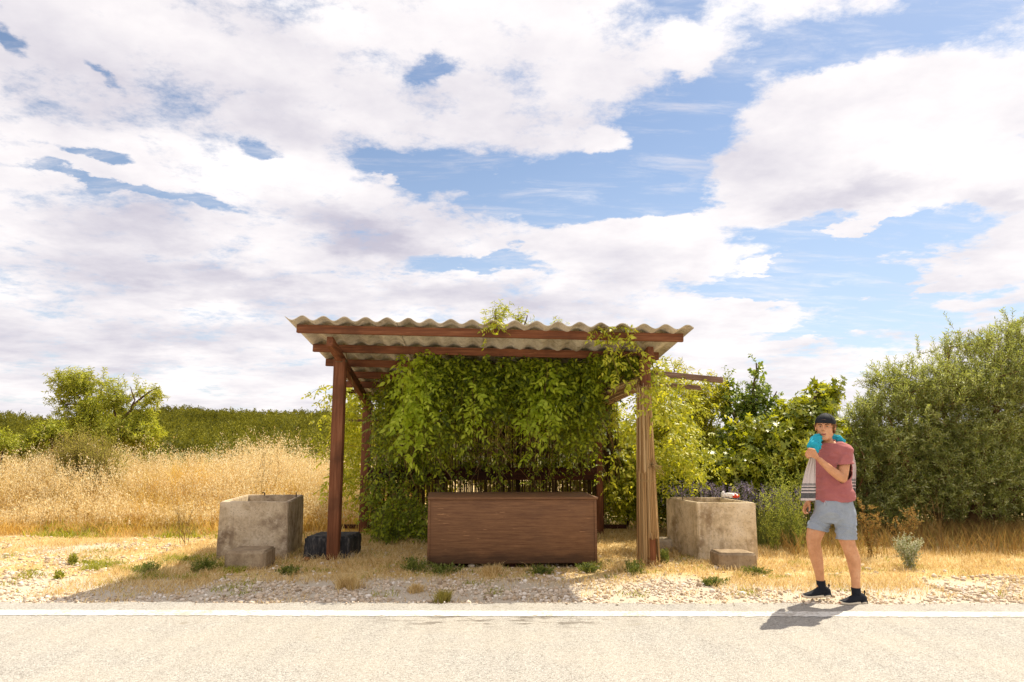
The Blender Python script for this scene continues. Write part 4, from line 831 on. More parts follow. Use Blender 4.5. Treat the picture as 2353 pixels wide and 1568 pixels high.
tree('olive_tree', 'huge spreading grey green olive tree filling the right edge', 'tree', g_(2180, 12.3), [([g_(2185, 12.3), at(2140, 1160, 12.2), at(2090, 1090, 11.9), at(2050, 990, 12)], .085, .03), ([g_(2200, 12.3), at(2250, 1110, 12.2), at(2290, 980, 12.4), at(2300, 850, 12.6)], .10, .03), ([g_(2195, 12.4), at(2180, 1100, 12.5), at(2170, 950, 12.5), at(2180, 800, 12.7)], .08, .02), ([g_(2190, 12.2), at(2060, 1200, 12.0), at(1990, 1140, 12)], .05, .02), ([g_(2210, 12.4), at(2400, 1120, 12.6), at(2480, 950, 12.8)], .08, .03)],
     ol, OLI, 18500, nram=260, bark=OB, tw=(.2, .42), k=18, leaf=(.075, .018), gap=-.14, gf=.8, up=.5, out=.8, rnd=.55, shell=.42, ls=1.1)

# lavender, tall weeds, small plants
LAVF = leafmat('lavender_flower', [srgb('857690'), srgb('a498ac'), srgb('c4b8c8')], srgb('a898b8'), .2, .7, .1); LAVG = leafmat('lavender_stem', [srgb('7f8a48'), srgb('9aa05a')], srgb('b0b860'), .3, .7, .1)
lav = empty('lavender_bush', tuple(g_(1690, 11.0)), 'lavender bush with purple flower spikes behind the right tub', 'plant')
mg, mf = MB(), MB(); n = 620; px = R.uniform(1555, 1850, n); B = np.stack([[X_at(p, 11.1, .3) for p in px], R.uniform(10.8, 11.4, n), np.zeros(n)], 1)
h = R.uniform(.62, 1.0, n); h[(px > 1740)] *= .95; lean = R.uniform(.05, .35, n); tip = blades(mg, B, h, np.full(n, .007), lean, 3); dirn = unit(tip - B)
k = 14; u = R.uniform(-.12, 0, (n, k, 1)); P = tip[:, None] + np.array([0, 0, 1]) * u + R.normal(size=(n, k, 3)) * .007
leaves(mf, P.reshape(-1, 3), (rv(n * k) + np.array([0, 0, .6])), rv(n * k), .022, .015)
nb_ = 2500; B = np.stack([R.uniform(X_at(1570, 11.1), X_at(1850, 11.1), nb_), R.uniform(10.8, 11.4, nb_), np.zeros(nb_)], 1); blades(mg, B, R.uniform(.2, .5, nb_), np.full(nb_, .008), R.uniform(.1, .5, nb_), 2)
mg.build('stems', LAVG, lav); mf.build('flower_spikes', LAVF, lav)
def branchy(name, label, px, Y, pytop, mat, nst=10, spread=.3, leaf=(.035, .012), cat='plant', stemr=.004, dens_=26, n2=7):
    b = g_(px, Y); b.z += .05; H = at(px, pytop, Y).z; root = empty(name, tuple(b), label, cat); ms, ml = MB(), MB(); PP = []; DD = []
    for i in range(nst):
        a_ = random.uniform(0, 6.28); s_ = random.uniform(.3, 1) * spread; e_ = b + Vector((cos(a_) * s_, sin(a_) * s_ * .7, H * random.uniform(.7, 1)))
        pts = limb(ms, b + Vector((random.gauss(0, .04), random.gauss(0, .04), 0)), e_, stemr, stemr * .4, .04, 7, 4)
        for j_ in range(n2):
            q = pts[random.randint(2, 7)]; a2 = random.uniform(0, 6.28); l2 = random.uniform(.3, 1) * spread * .7; r_ = q + Vector((cos(a2) * l2 * .6, sin(a2) * l2 * .6, l2 * random.uniform(.5, 1.1))); tube(ms, [q, q.lerp(r_, .5) + Vector((0, 0, -.01)), r_], [stemr * .5, stemr * .25], 3)
            for f_ in np.linspace(.2, 1, dens_ // n2 + 3): PP.append(q.lerp(r_, f_)); DD.append((r_ - q).normalized())
        for q in pts[1:]: PP += [q] * 3; DD += [Vector((0, 0, 1))] * 3
    P = np.array([list(p) for p in PP]); D = np.array([list(p) for p in DD]); n = len(P); leaves(ml, P + R.normal(size=(n, 3)) * .008, D * .6 + R.normal(size=(n, 3)) * .6, rv(n), R.uniform(.6, 1.2, n) * leaf[0], leaf[1])
    ms.build('stem', GSTEM if mat is not BRW else STEM, root); ml.build('leaves', mat, root); return root
YG = leafmat('yellow_weed', [srgb('8f9a3c'), srgb('aab04c'), srgb('c6c466')], srgb('d0d850'), .4, .6, .2)
branchy('tall_weed', 'tall branching yellow green weed growing between lavender and walking man', 1805, 10.6, 1040, YG, 13, .34, (.04, .012))
branchy('tall_weed', 'bushy green weed just behind the right tub corner', 1775, 10.3, 1140, YG, 16, .3, (.04, .010))
branchy('tall_weed', 'feathery green weed close behind the elbow of the towel', 1832, 10.3, 1100, YG, 14, .26, (.04, .010))
branchy('dock_plant', 'tall rusty brown dry dock stalks standing right of the walking man', 1996, 9.6, 1160, BRW, 9, .2, (.03, .018), n2=6, dens_=60)
branchy('dock_plant', 'shorter leaning brown dock stalks farther right under the olive', 2075, 9.9, 1175, BRW, 9, .3, (.03, .018), n2=6, dens_=50)
branchy('bare_weed', 'bare dry pinkish branching weed with no leaves before the olive', 2165, 10.2, 1130, BRW, 6, .35, (.012, .004), n2=5)
branchy('whitish_shrub', 'small silvery white flowering shrub on the verge at right', 2087, 8.95, 1240, leafmat('silver_leaf', [srgb('8c9468'), srgb('b8b898'), srgb('dcd8c4')], srgb('d0d0a0'), .3, .6, .2), 22, .19, (.03, .016), 'shrub')
branchy('bare_weed', 'sparse wiry dry weed in front of the tall grass at left', 430, 10.9, 1165, BRW, 8, .32, (.01, .004), n2=6)
branchy('dead_umbel', 'tall dead umbel weed standing above the oats left of the shelter', 600, 13.6, 1005, BRW, 5, .3, (.025, .015), n2=5)
GD = leafmat('dark_weed', [srgb('3c4c20'), srgb('56682c'), srgb('788038'), srgb('a09c50')], srgb('a0a838'), .35, .5, .3)
def tuft(name, label, px, py, wpx, hpx, mat=GD, n=130, shape='leaf'):
    b = gp(px, py); s = (b.y * cos(TH)) / F; r_ = wpx * s / 2; H = hpx * s * .95; root = empty(name, tuple(b), label, 'weed'); ms, ml = MB(), MB()
    a_ = R.uniform(0, 2 * pi, n); q = R.uniform(0, 1, n) ** .8 * r_ * (.8 + .3 * np.sin(a_ * 2 + px) + .25 * np.sin(a_ * 5 + py)) * 1.15 ; n = len(q); B = np.stack([b.x + np.cos(a_) * q * .5, b.y + np.sin(a_) * q * .5, np.zeros(n)], 1); T = np.stack([b.x + np.cos(a_) * q, b.y + np.sin(a_) * q, H * R.uniform(.15, 1, n) * .8], 1)
    if shape == 'grass': blades(ml, B, H * R.uniform(.5, 1.1, n), R.uniform(.004, .008, n), R.uniform(.2, 1.1, n), 3); ml.build('blades', mat, root); ms = None
    else:
        sticks(ms, B, T, .0022, .0012); k = 8; tt = R.uniform(.25, 1.02, (n, k, 1)); P = B[:, None] * (1 - tt) + T[:, None] * tt
        leaves(ml, P.reshape(-1, 3), rv(n * k) + np.array([0, 0, .4]), rv(n * k), R.uniform(.015, .035, n * k), R.uniform(.008, .016, n * k)); ms.build('stem', GSTEM, root); ml.build('leaves', mat, root)
for a_ in (('weed_clump', 'dark green leafy weed at the front left corner of the chest', 952, 1312, 74, 42), ('weed_clump', 'trailing dark weed spreading along the chest bottom edge', 1022, 1316, 90, 24), ('weed_clump', 'small dark green weed under the middle of the chest', 1246, 1318, 54, 22),
           ('weed_clump', 'green weed at the front right corner of the chest', 1352, 1316, 48, 30), ('weed_clump', 'grey green weed at the foot of the wrapped post', 1456, 1318, 62, 40), ('weed_clump', 'green weed between the wrapped post and right tub', 1525, 1296, 34, 44),
           ('weed_clump', 'bluish green weed on the gravel before the left post', 662, 1320, 54, 24), ('weed_clump', 'green weed beside the left concrete block', 470, 1312, 70, 40), ('weed_clump', 'bright green weed clump in the sun farther left', 338, 1316, 74, 34),
           ('weed_clump', 'green weed growing before the right step block', 1735, 1322, 60, 26), ('weed_clump', 'small weed rising against the left tub above its block', 612, 1262, 16, 30), ('weed_clump', 'green weed on the straw between tub and the walker', 1640, 1345, 60, 24)):
    tuft(*a_)
tuft('weed_sprig', 'upright green sprig alone on the gravel at left', 166, 1297, 24, 34, GREENW, 60); tuft('weed_sprig', 'smaller yellow green sprig nearest the road at left', 136, 1330, 26, 24, GREENW, 60)
tuft('grass_tuft', 'fine green grass tuft on the gravel before the chest', 1018, 1385, 62, 34, leafmat('fine_grass', [srgb('8a7f3a'), srgb('a59a4c'), srgb('b9a45c')], srgb('b8b050'), .35, .6, .2), 500, 'grass')
tuft('grass_tuft', 'dry straw tuft left of the fine green tuft', 955, 1362, 60, 24, STRAW, 400, 'grass')
tuft('grass_tuft', 'dry bent grass tuft on the gravel below the left post', 800, 1352, 110, 34, STRAW, 700, 'grass')
tuft('grass_tuft', 'dry straw tuft in front of the chest middle', 1130, 1322, 120, 30, STRAW, 400, 'grass')
# ------------------------------------------------------------------ walking man
def P(cx, cy, dy=0.0): return at(1752 + cx * .3298, 919.1 + cy * .3298, 7.05 + dy)
def frame(phi): 
    a_ = radians(phi); return Vector((cos(a_), -sin(a_), 0)), Vector((-sin(a_), -cos(a_), 0))
def loft(mb, secs, k=28):
    V = []; 
    for c, a_, b_, phi in secs:
        l_, f_ = frame(phi)
        for i in range(k): t_ = 2 * pi * i / k; V.append(c + l_ * a_ * cos(t_) + f_ * b_ * sin(t_))
    n = len(secs); i = np.arange(n - 1)[:, None] * k; j = np.arange(k)[None]; j2 = (j + 1) % k
    mb.add(V, [np.stack([i + j, i + j2, i + k + j2, i + k + j], -1).reshape(-1, 4), np.arange(k)[None, ::-1], (np.arange(k) + (n - 1) * k)[None]])
def capsule(mb, p, q, r0, r1, k=14):
    p, q = Vector(p), Vector(q); d = (q - p); L = max(d.length, 1e-4); d = d / L if L > 1e-3 else Vector((0, 0, 1)); ref = Vector((.1, .2, .97)) if abs(d.z) < .9 else Vector((.97, .1, .2)); a_ = d.cross(ref).normalized(); b_ = d.cross(a_)
    V = []; m_ = 5; rings = [(-sin(pi / 2 * (1 - i / m_)), cos(pi / 2 * (1 - i / m_)), p, r0) for i in range(m_ + 1)] + [(sin(pi / 2 * i / m_), cos(pi / 2 * i / m_), q, r1) for i in range(m_ + 1)]
    rings[0] = (-1, .02, p, r0); rings[-1] = (1, .02, q, r1)
    for s_, c_, o_, r_ in rings:
        for i in range(k): t_ = 2 * pi * i / k; V.append(o_ + d * s_ * r_ + (a_ * cos(t_) + b_ * sin(t_)) * c_ * r_)
    n = len(rings); i = np.arange(n - 1)[:, None] * k; j = np.arange(k)[None]; j2 = (j + 1) % k
    mb.add(V, [np.stack([i + j, i + j2, i + k + j2, i + k + j], -1).reshape(-1, 4), np.arange(k)[None, ::-1], (np.arange(k) + (n - 1) * k)[None]])
def chain(mb, pts): 
    for (p, r0), (q, r1) in zip(pts[:-1], pts[1:]): capsule(mb, p, q, r0, r1)
def ellip(mb, c, ax, k=20, m_=14):
    V = []
    for i in range(m_ + 1):
        t_ = pi * i / m_; st = max(sin(t_), .01)
        for j in range(k): u = 2 * pi * j / k; V.append(c + ax[0] * st * cos(u) + ax[1] * st * sin(u) + ax[2] * cos(t_))
    i = np.arange(m_)[:, None] * k; j = np.arange(k)[None]; j2 = (j + 1) % k
    mb.add(V, [np.stack([i + j, i + k + j, i + k + j2, i + j2], -1).reshape(-1, 4), np.arange(k)[None], (np.arange(k) + m_ * k)[None, ::-1]])
foot = gp(1752 + 500 * .3298, 919.1 + 1410 * .3298)
man = empty('person', (P(500, 760).x, 7.05, 0), 'man in backwards black cap, dusty pink shirt and grey shorts walking along the road', 'person')
HL, HF = frame(33); UP = Vector((0.03, -.05, 1)).normalized(); HC = P(438, 192, -.03); HS = 1.13
hp = lambda l, f, u: HC + (HL * l + HF * f + UP * u) * HS
SHL, SHR = P(572, 352, -.10), P(392, 345, .10)
ELB, WR = P(560, 548, -.19), P(398, 418, -.24)
m = MB()
T = [(P(455, 285, -.0), .058, .062, 30), (P(465, 318, 0), .12, .08, 33), (P(480, 345, 0), .165, .098, 35), (P(485, 400, 0), .165, .112, 36), (P(487, 470, 0), .158, .112, 37), (P(492, 560, 0), .145, .108, 40), (P(500, 640, 0), .148, .108, 43), (P(505, 720, 0), .162, .118, 46), (P(508, 790, 0), .165, .12, 48), (P(508, 840, 0), .10, .09, 48)]
loft(m, T)
chain(m, [(P(455, 320, .01), .058), (hp(0, -.03, -.07), .054)])
chain(m, [(SHL, .062), (P(572, 430, -.13), .054), (P(566, 500, -.165), .049), (ELB, .042), (P(540, 535, -.195), .046), (P(480, 490, -.215), .041), (P(430, 447, -.23), .032), (WR, .027)])
chain(m, [(SHR, .060), (P(372, 440, .12), .052), (P(352, 540, .13), .042), (P(338, 620, .12), .038), (P(324, 700, .10), .027)])
# head
ellip(m, hp(0, -.012, .03), (HL * .077 * HS, HF * .094 * HS, UP * .088 * HS)); ellip(m, hp(0, .022, -.03), (HL * .064 * HS, HF * .066 * HS, UP * .08 * HS)); ellip(m, hp(0, .03, -.078), (HL * .052 * HS, HF * .052 * HS, UP * .036 * HS))
capsule(m, hp(-.012, .064, -.096), hp(.012, .064, -.096), .024, .024); capsule(m, hp(0, .086, .018), hp(0, .108, -.020), .0085, .0125); capsule(m, hp(-.010, .096, -.026), hp(.010, .096, -.026), .0095, .0095)
capsule(m, hp(-.036, .070, .031), hp(-.012, .080, .028), .012, .013); capsule(m, hp(.036, .070, .031), hp(.012, .080, .028), .012, .013)
for s_ in (-1, 1):
    capsule(m, hp(.040 * s_, .056, -.014), hp(.034 * s_, .064, -.03), .022, .020); capsule(m, hp(.05 * s_, -.0, -.06), hp(.035 * s_, .045, -.092), .02, .02)
    ellip(m, hp(.079 * s_, -.008, -.002), ((HL * s_ * .8 - HF * .3) * .012 * HS, (HF * .9 - UP * .15) * .020 * HS, UP * .033 * HS))
capsule(m, hp(-.018, .084, -.056), hp(.018, .084, -.056), .0075, .0075); capsule(m, hp(-.015, .084, -.067), hp(.015, .084, -.067), .0085, .0085)
# raised hand
for i in range(4):
    K = [(360, 350), (355, 365), (351, 380), (352, 394)][i]; A = [(323, 341), (310, 361), (306, 378), (315, 395)][i]; B_ = [(317, 352), (304, 372), (302, 388), (312, 403)][i]; C_ = [(334, 360), (324, 378), (322, 393), (328, 407)][i]
    r_ = [.0105, .0108, .0102, .009][i]
    chain(m, [(P(390, 412, -.24), .017), (P(*K, -.27), .014)]); chain(m, [(P(*K, -.27), r_ * 1.1), (P(*A, -.285), r_), (P(*B_, -.25), r_ * .92), (P(*C_, -.225), r_ * .85)])
chain(m, [(P(388, 405, -.22), .016), (P(370, 365, -.205), .013), (P(350, 343, -.205), .0115), (P(331, 340, -.215), .010)])
# hanging hand
for i in range(4):
    d_ = .055 + .021 * i; r_ = [.0098, .0105, .01, .0088][i]
    chain(m, [(P(322, 702, .09), .02), (P(290 + 5 * i, 745, d_), .013)]); chain(m, [(P(290 + 5 * i, 745, d_), r_ * 1.1), (P(284 + 4 * i, 772, d_), r_), (P(296 + 4 * i, 792, d_), r_ * .9), (P(313 + 2 * i, 790, d_ + .003), r_ * .85)])
chain(m, [(P(322, 708, .075), .016), (P(327, 737, .06), .013), (P(330, 760, .062), .0105), (P(325, 775, .066), .009)])
# legs
chain(m, [(P(440, 800, .07), .075), (P(392, 880, .05), .078), (P(368, 925, .04), .082), (P(358, 965, .035), .074), (P(357, 1000, .035), .066), (P(366, 1050, .05), .066), (P(378, 1110, .07), .062), (P(394, 1190, .09), .047), (P(404, 1260, .10), .039), (P(408, 1300, .10), .04)])
chain(m, [(P(560, 800, -.06), .08), (P(578, 920, -.085), .080), (P(586, 970, -.09), .076), (P(602, 1020, -.095), .067), (P(618, 1060, -.09), .066), (P(634, 1110, -.08), .066), (P(643, 1180, -.07), .055), (P(649, 1250, -.065), .042), (P(652, 1320, -.065), .040)])
body = voxel(m, .0052, 3, 'body')
t = NT('tanned_skin'); v = t.coord(); n1 = t.noise(v, 9, 5); n2 = t.noise(v, 60, 4)
col = t.ramp(n1, [(.3, srgb('bd8459')), (.55, srgb('d2986e')), (.75, srgb('dcaa82'))]); col = t.mix(t.mr(n2, .5, .7, 0, .25), col, srgb('a5634a'))
SKIN = t.fin(t.pbsdf(col, .5, t.bump(n2, .12, .002), .4, **{'Subsurface Weight': .12, 'Subsurface Radius': (.02, .008, .004), 'Subsurface Scale': .5}))
link('body', body, SKIN, man, True)
def fc(name, fn, mat): m = MB(); fn(m); return m.build(name, mat, man, smooth=True)
DK = simple('iris', srgb('2a1a12'), .3, .1, 30, 0, 0, .6); WHT = simple('eye_white', srgb('a89c92'), .3, .05, 30, 0, 0, .5); BROW = simple('brow_hair', srgb('55371f'), .8); LIP = simple('lip', srgb('a4574a'), .5)
for s_ in (-1, 1):
    e_ = fc('eye', lambda m: ellip(m, hp(.031 * s_, .0775, .006), (HL * .0112, HF * .009, UP * .0034)), WHT)
    m = MB(); ellip(m, hp(.029 * s_, .0842, .006), (HL * .0058, HF * .003, UP * .0036)); m.build('iris', DK, e_, smooth=True)
    fc('eyebrow', lambda m: (capsule(m, hp(.046 * s_, .0775, .024), hp(.03 * s_, .0875, .0275), .0028, .0042), capsule(m, hp(.03 * s_, .0875, .0275), hp(.014 * s_, .0925, .021), .0042, .0035)), BROW)
fc('lips', lambda m: (capsule(m, hp(-.018, .0895, -.0595), hp(.018, .0895, -.0595), .0035, .0035), capsule(m, hp(-.013, .0905, -.0655), hp(.013, .0905, -.0655), .0042, .0042)), LIP)
# hair
m = MB(); 
for i in range(230):
    a_ = random.uniform(0, 2 * pi); c_, s2 = cos(a_), sin(a_); zlo = -.055 if s2 < -.1 else (-.02 if s2 < .45 else .016)
    if s2 > .5 or (c_ < 0 and s2 > .2): continue
    u_ = random.uniform(zlo, .03); sp_ = .965 - .12 * max(0, -u_ / .06)
    p = hp(c_ * .083 * sp_, -.012 + s2 * .098 * sp_, u_); 
    if abs(c_) > .88 and -.3 < s2 < .3 and u_ < .012: continue
    capsule(m, p, p + Vector((random.gauss(0, .007), random.gauss(0, .007), random.gauss(-.007, .006))), random.uniform(.007, .012), random.uniform(.005, .009), 8)
hm = voxel(m, .0045, 1, 'hair'); link('hair', hm, simple('brown_hair', srgb('7c5632'), .65, .45, 160, .9, .006, .3), man, True)
# cap
m = MB(); ellip(m, hp(0, -.012, .034), (HL * .088 * HS, HF * .107 * HS, UP * .094 * HS), 40, 28); me = m.mesh('cap'); bm = bmesh.new(); bm.from_mesh(me)
bmesh.ops.bisect_plane(bm, geom=bm.verts[:] + bm.edges[:] + bm.faces[:], plane_co=hp(0, .09, .036), plane_no=(-(UP + HF * -.10)), clear_outer=True)
bm.to_mesh(me); bm.free(); t = NT('black_cap'); v = t.coord(); t.fin(t.pbsdf(t.ramp(t.noise(v, 12), [(.3, srgb('16171a')), (.7, srgb('26282c'))]), .8, t.bump(t.noise(v, 300, 2), .3, .002), .3)); CAPM = t.m
cap = link('cap', me, CAPM, man, True); so = cap.modifiers.new('s', 'SOLIDIFY'); so.thickness = .004; so.offset = 1
m = MB(); 
def brim(s_, r_): a_ = -pi / 2 + s_ * 1.05; return hp(cos(a_) * (.088 + r_ * .75), -.012 + sin(a_) * (.107 + r_) , .022 - r_ * .25 + .012 * cos(s_ * 1.3) - .012)
g1 = [[brim(s_, r_) for s_ in np.linspace(-1, 1, 17)] for r_ in (0, .02, .04, .055 )]
g1 = [[brim(s_, r_ * (1 - abs(s_) ** 4)) for s_ in np.linspace(-1, 1, 17)] for r_ in (-.004, .02, .045, .068)]
i = (np.arange(3)[:, None] * 17 + np.arange(16)[None]).ravel(); m.add([p for r_ in g1 for p in r_], np.stack([i, i + 1, i + 18, i + 17], 1))
b_ = m.build('brim', CAPM, cap, True); so = b_.modifiers.new('s', 'SOLIDIFY'); so.thickness = .003
m = MB()
for th_ in (-.9, 0, .9): tube(m, [hp(.089 * sin(q_) * cos(th_ + pi / 2) , -.012 + .108 * sin(q_) * sin(th_ + pi / 2), .034 + .0955 * cos(q_)) for q_ in np.linspace(-1.5, 1.3, 18)], .0016, 4)
m.add(*[(lambda V_: (V_, np.array([[0, 1, 2, 3]])))([hp(0, 0, 0)] * 4)]) if False else None
m.build('seam', CAPM, cap)
m = MB(); tube(m, [hp(.034 * cos(q_) * 1.0, .0965 - .02 * abs(cos(q_)) , .045 + .022 * sin(q_)) for q_ in np.linspace(0.1, pi - .1, 12)], .003, 5); m.build('strap_opening', simple('cap_opening', srgb('4a3a34'), .8), cap)
# shirt
def cut(me, tests):   # tests: list of (plane point, normal, fn(centers)->mask)
    bm = bmesh.new(); bm.from_mesh(me)
    for co, no, fn in tests:
        C_ = np.array([list(f.calc_center_median()) for f in bm.faces]); sel = fn(C_)
        fs = [f for f, s_ in zip(bm.faces, sel) if s_]; es = {e for f in fs for e in f.edges}; vs = {v for f in fs for v in f.verts}
        bmesh.ops.bisect_plane(bm, geom=list(vs) + list(es) + fs, plane_co=co, plane_no=no)
        C_ = np.array([list(f.calc_center_median()) for f in bm.faces]); sel = fn(C_) & ((C_ - np.array(co)) @ np.array(no) > 1e-5)
        bmesh.ops.delete(bm, geom=[f for f, s_ in zip(bm.faces, sel) if s_], context='FACES')
    bm.to_mesh(me); bm.free(); return me
def dseg(C_, a_, b_):
    a_, b_ = np.array(a_), np.array(b_); d = b_ - a_; t_ = np.clip(((C_ - a_) @ d) / (d @ d), 0, 1); return np.linalg.norm(C_ - a_ - t_[:, None] * d, axis=1)
m = MB()
loft(m, [(P(455, 268, 0), .066, .068, 30), (P(458, 296, 0), .075, .078, 30), (P(468, 316, 0), .140, .104, 33), (P(482, 343, 0), .176, .112, 35), (P(487, 400, 0), .182, .130, 36), (P(487, 470, 0), .176, .130, 37), (P(490, 560, 0), .168, .128, 40), (P(500, 620, 0), .172, .130, 43), (P(508, 680, 0), .186, .142, 46), (P(512, 760, 0), .192, .150, 48)])
chain(m, [(P(530, 352, -.07), .088), (P(568, 360, -.10), .086), (P(574, 405, -.12), .078), (P(576, 450, -.135), .078), (P(577, 500, -.15), .082)])
chain(m, [(P(402, 345, .09), .066), (P(385, 400, .11), .066), (P(378, 450, .115), .066), (P(374, 500, .12), .066)])
sh_ = voxel(m, .007, 6, 'shirt'); V = coords(sh_); Nn = normals(sh_)
l_, f_ = frame(38); loc = np.stack([(V - np.array(P(490, 500))) @ np.array(l_), (V - np.array(P(490, 500))) @ np.array(f_), V[:, 2]], 1)
low = np.clip((P(490, 520).z - V[:, 2]) / .3, 0, 1)
rid = lambda q, f: 1 - np.abs(np.sin(q * f))
dsp = .009 * (noise3(V * np.array([1, 1, 1.6]), 5, 3)) + .003 + .018 * low * (rid(loc[:, 2] * 1.0 + loc[:, 0] * .55 + .05 * noise3(V, 4, 7), 30) - .6) + .004 + .010 * (1 - low) * (rid(loc[:, 0] * 1.0 - loc[:, 2] * .7 + .05 * noise3(V, 3, 5), 22) - .6)
setco(sh_, V + Nn * dsp[:, None])
def OUTT(C_):
    q_ = C_ - np.array(P(488, 470, 0)); return ((q_ @ np.array(l_) / .176) ** 2 + (q_ @ np.array(f_) / .132) ** 2 > 1.14) & (C_[:, 2] > P(500, 600).z)
TAIL = lambda C_: C_[:, 2] < P(500, 640).z
SLV = (P(575, 452, -.135)); SLN = Vector((.05, -.08, -1)).normalized()
cut(sh_, [(P(505, 706), Vector((.10, .0, -1)).normalized(), TAIL),
          (SLV, SLN, lambda C_: (dseg(C_, P(572, 400, -.12), P(577, 520, -.155)) < .098) & OUTT(C_)),
          (P(380, 455, .115), Vector((-.05, 0, -1)).normalized(), lambda C_: (dseg(C_, P(385, 400, .11), P(372, 520, .12)) < .085) & OUTT(C_)),
          (P(452, 292, -.03), Vector((-.1, -.22, 1)).normalized(), lambda C_: (C_[:, 2] > P(450, 345).z) & (np.hypot(C_[:, 0] - P(453, 290).x, C_[:, 1] - 7.05) < .125))])
t = NT('dusty_pink_cotton'); v = t.coord(); n1 = t.noise(v, 7, 4); n2 = t.noise(t.coord((1, 1, 1)), 260, 2)
SHM = t.fin(t.pbsdf(t.mix(t.mr(n2, .35, .65, 0, .3), t.ramp(n1, [(.3, srgb('a35c5c')), (.7, srgb('b26a68'))]), srgb('c08078')), .9, t.bump(n2, .3, .002), .15, **{'Sheen Weight': .15}))
so_ = link('shirt', sh_, SHM, man, True); q = so_.modifiers.new('s', 'SOLIDIFY'); q.thickness = .004; q.offset = -1
# shorts
m = MB()
loft(m, [(P(498, 680, 0), .172, .132, 46), (P(500, 720, 0), .182, .145, 46), (P(500, 770, 0), .196, .165, 46), (P(500, 820, 0), .195, .165, 46), (P(495, 855, 0), .15, .13, 46)])
LR = [(P(435, 790, .06), .112), (P(405, 850, .05), .106), (P(380, 905, .045), .098), (P(355, 970, .03), .10)]; LL = [(P(570, 800, -.07), .112), (P(578, 870, -.08), .106), (P(582, 940, -.085), .100), (P(588, 1010, -.09), .100)]
chain(m, LR); chain(m, LL); st = voxel(m, .0075, 8, 'shorts'); V = coords(st); Nn = normals(st)
cr = np.array(P(470, 830, -.1)); rr = np.linalg.norm((V - cr) * np.array([1, .4, 1]), axis=1)
wr = (rid(rr + .03 * noise3(V, 3, 8), 38) - .6) * np.clip(1 - rr / .3, 0, 1)
setco(st, V + Nn * (.008 * noise3(V, 5, 11) + .022 * wr + .010 * (rid(V[:, 2] + .3 * V[:, 0] + .06 * noise3(V, 4, 3), 45) - .6) * np.clip((P(500, 860).z - V[:, 2]) / .1 + 1, 0, 1))[:, None])
leg = lambda A_, B_: (lambda C_: (dseg(C_, A_[1][0], A_[3][0]) < dseg(C_, B_[1][0], B_[3][0])) & (C_[:, 2] < P(470, 850).z))
cut(st, [(P(378, 906, .04), Vector((-.22, 0, -1)).normalized(), leg(LR, LL)), (P(580, 971, -.09), Vector((.0, -.05, -1)).normalized(), leg(LL, LR)), (P(500, 697, 0), Vector((-.02, 0, 1)).normalized(), lambda C_: C_[:, 2] > P(500, 760).z)])
t = NT('grey_chambray'); v = t.coord(); n1 = t.noise(v, 8, 4); n2 = t.noise(v, 300, 2); SRM = t.fin(t.pbsdf(t.mix(t.mr(n2, .35, .65, 0, .5), t.ramp(n1, [(.3, srgb('828a96')), (.7, srgb('98a0aa'))]), srgb('b4bac0')), .9, t.bump(n2, .3, .002), .15))
so_ = link('shorts', st, SRM, man, True); q = so_.modifiers.new('s', 'SOLIDIFY'); q.thickness = .004; q.offset = -1
m = MB(); 
for dx in (-6, 6): tube(m, [P(440 + dx * .3, 704, -.155), P(440 + dx, 716, -.185), P(440 + dx * 1.3, 738, -.185)], .0028, 5)
m.build('drawstring', simple('cord', srgb('c9ccd0'), .8), so_)
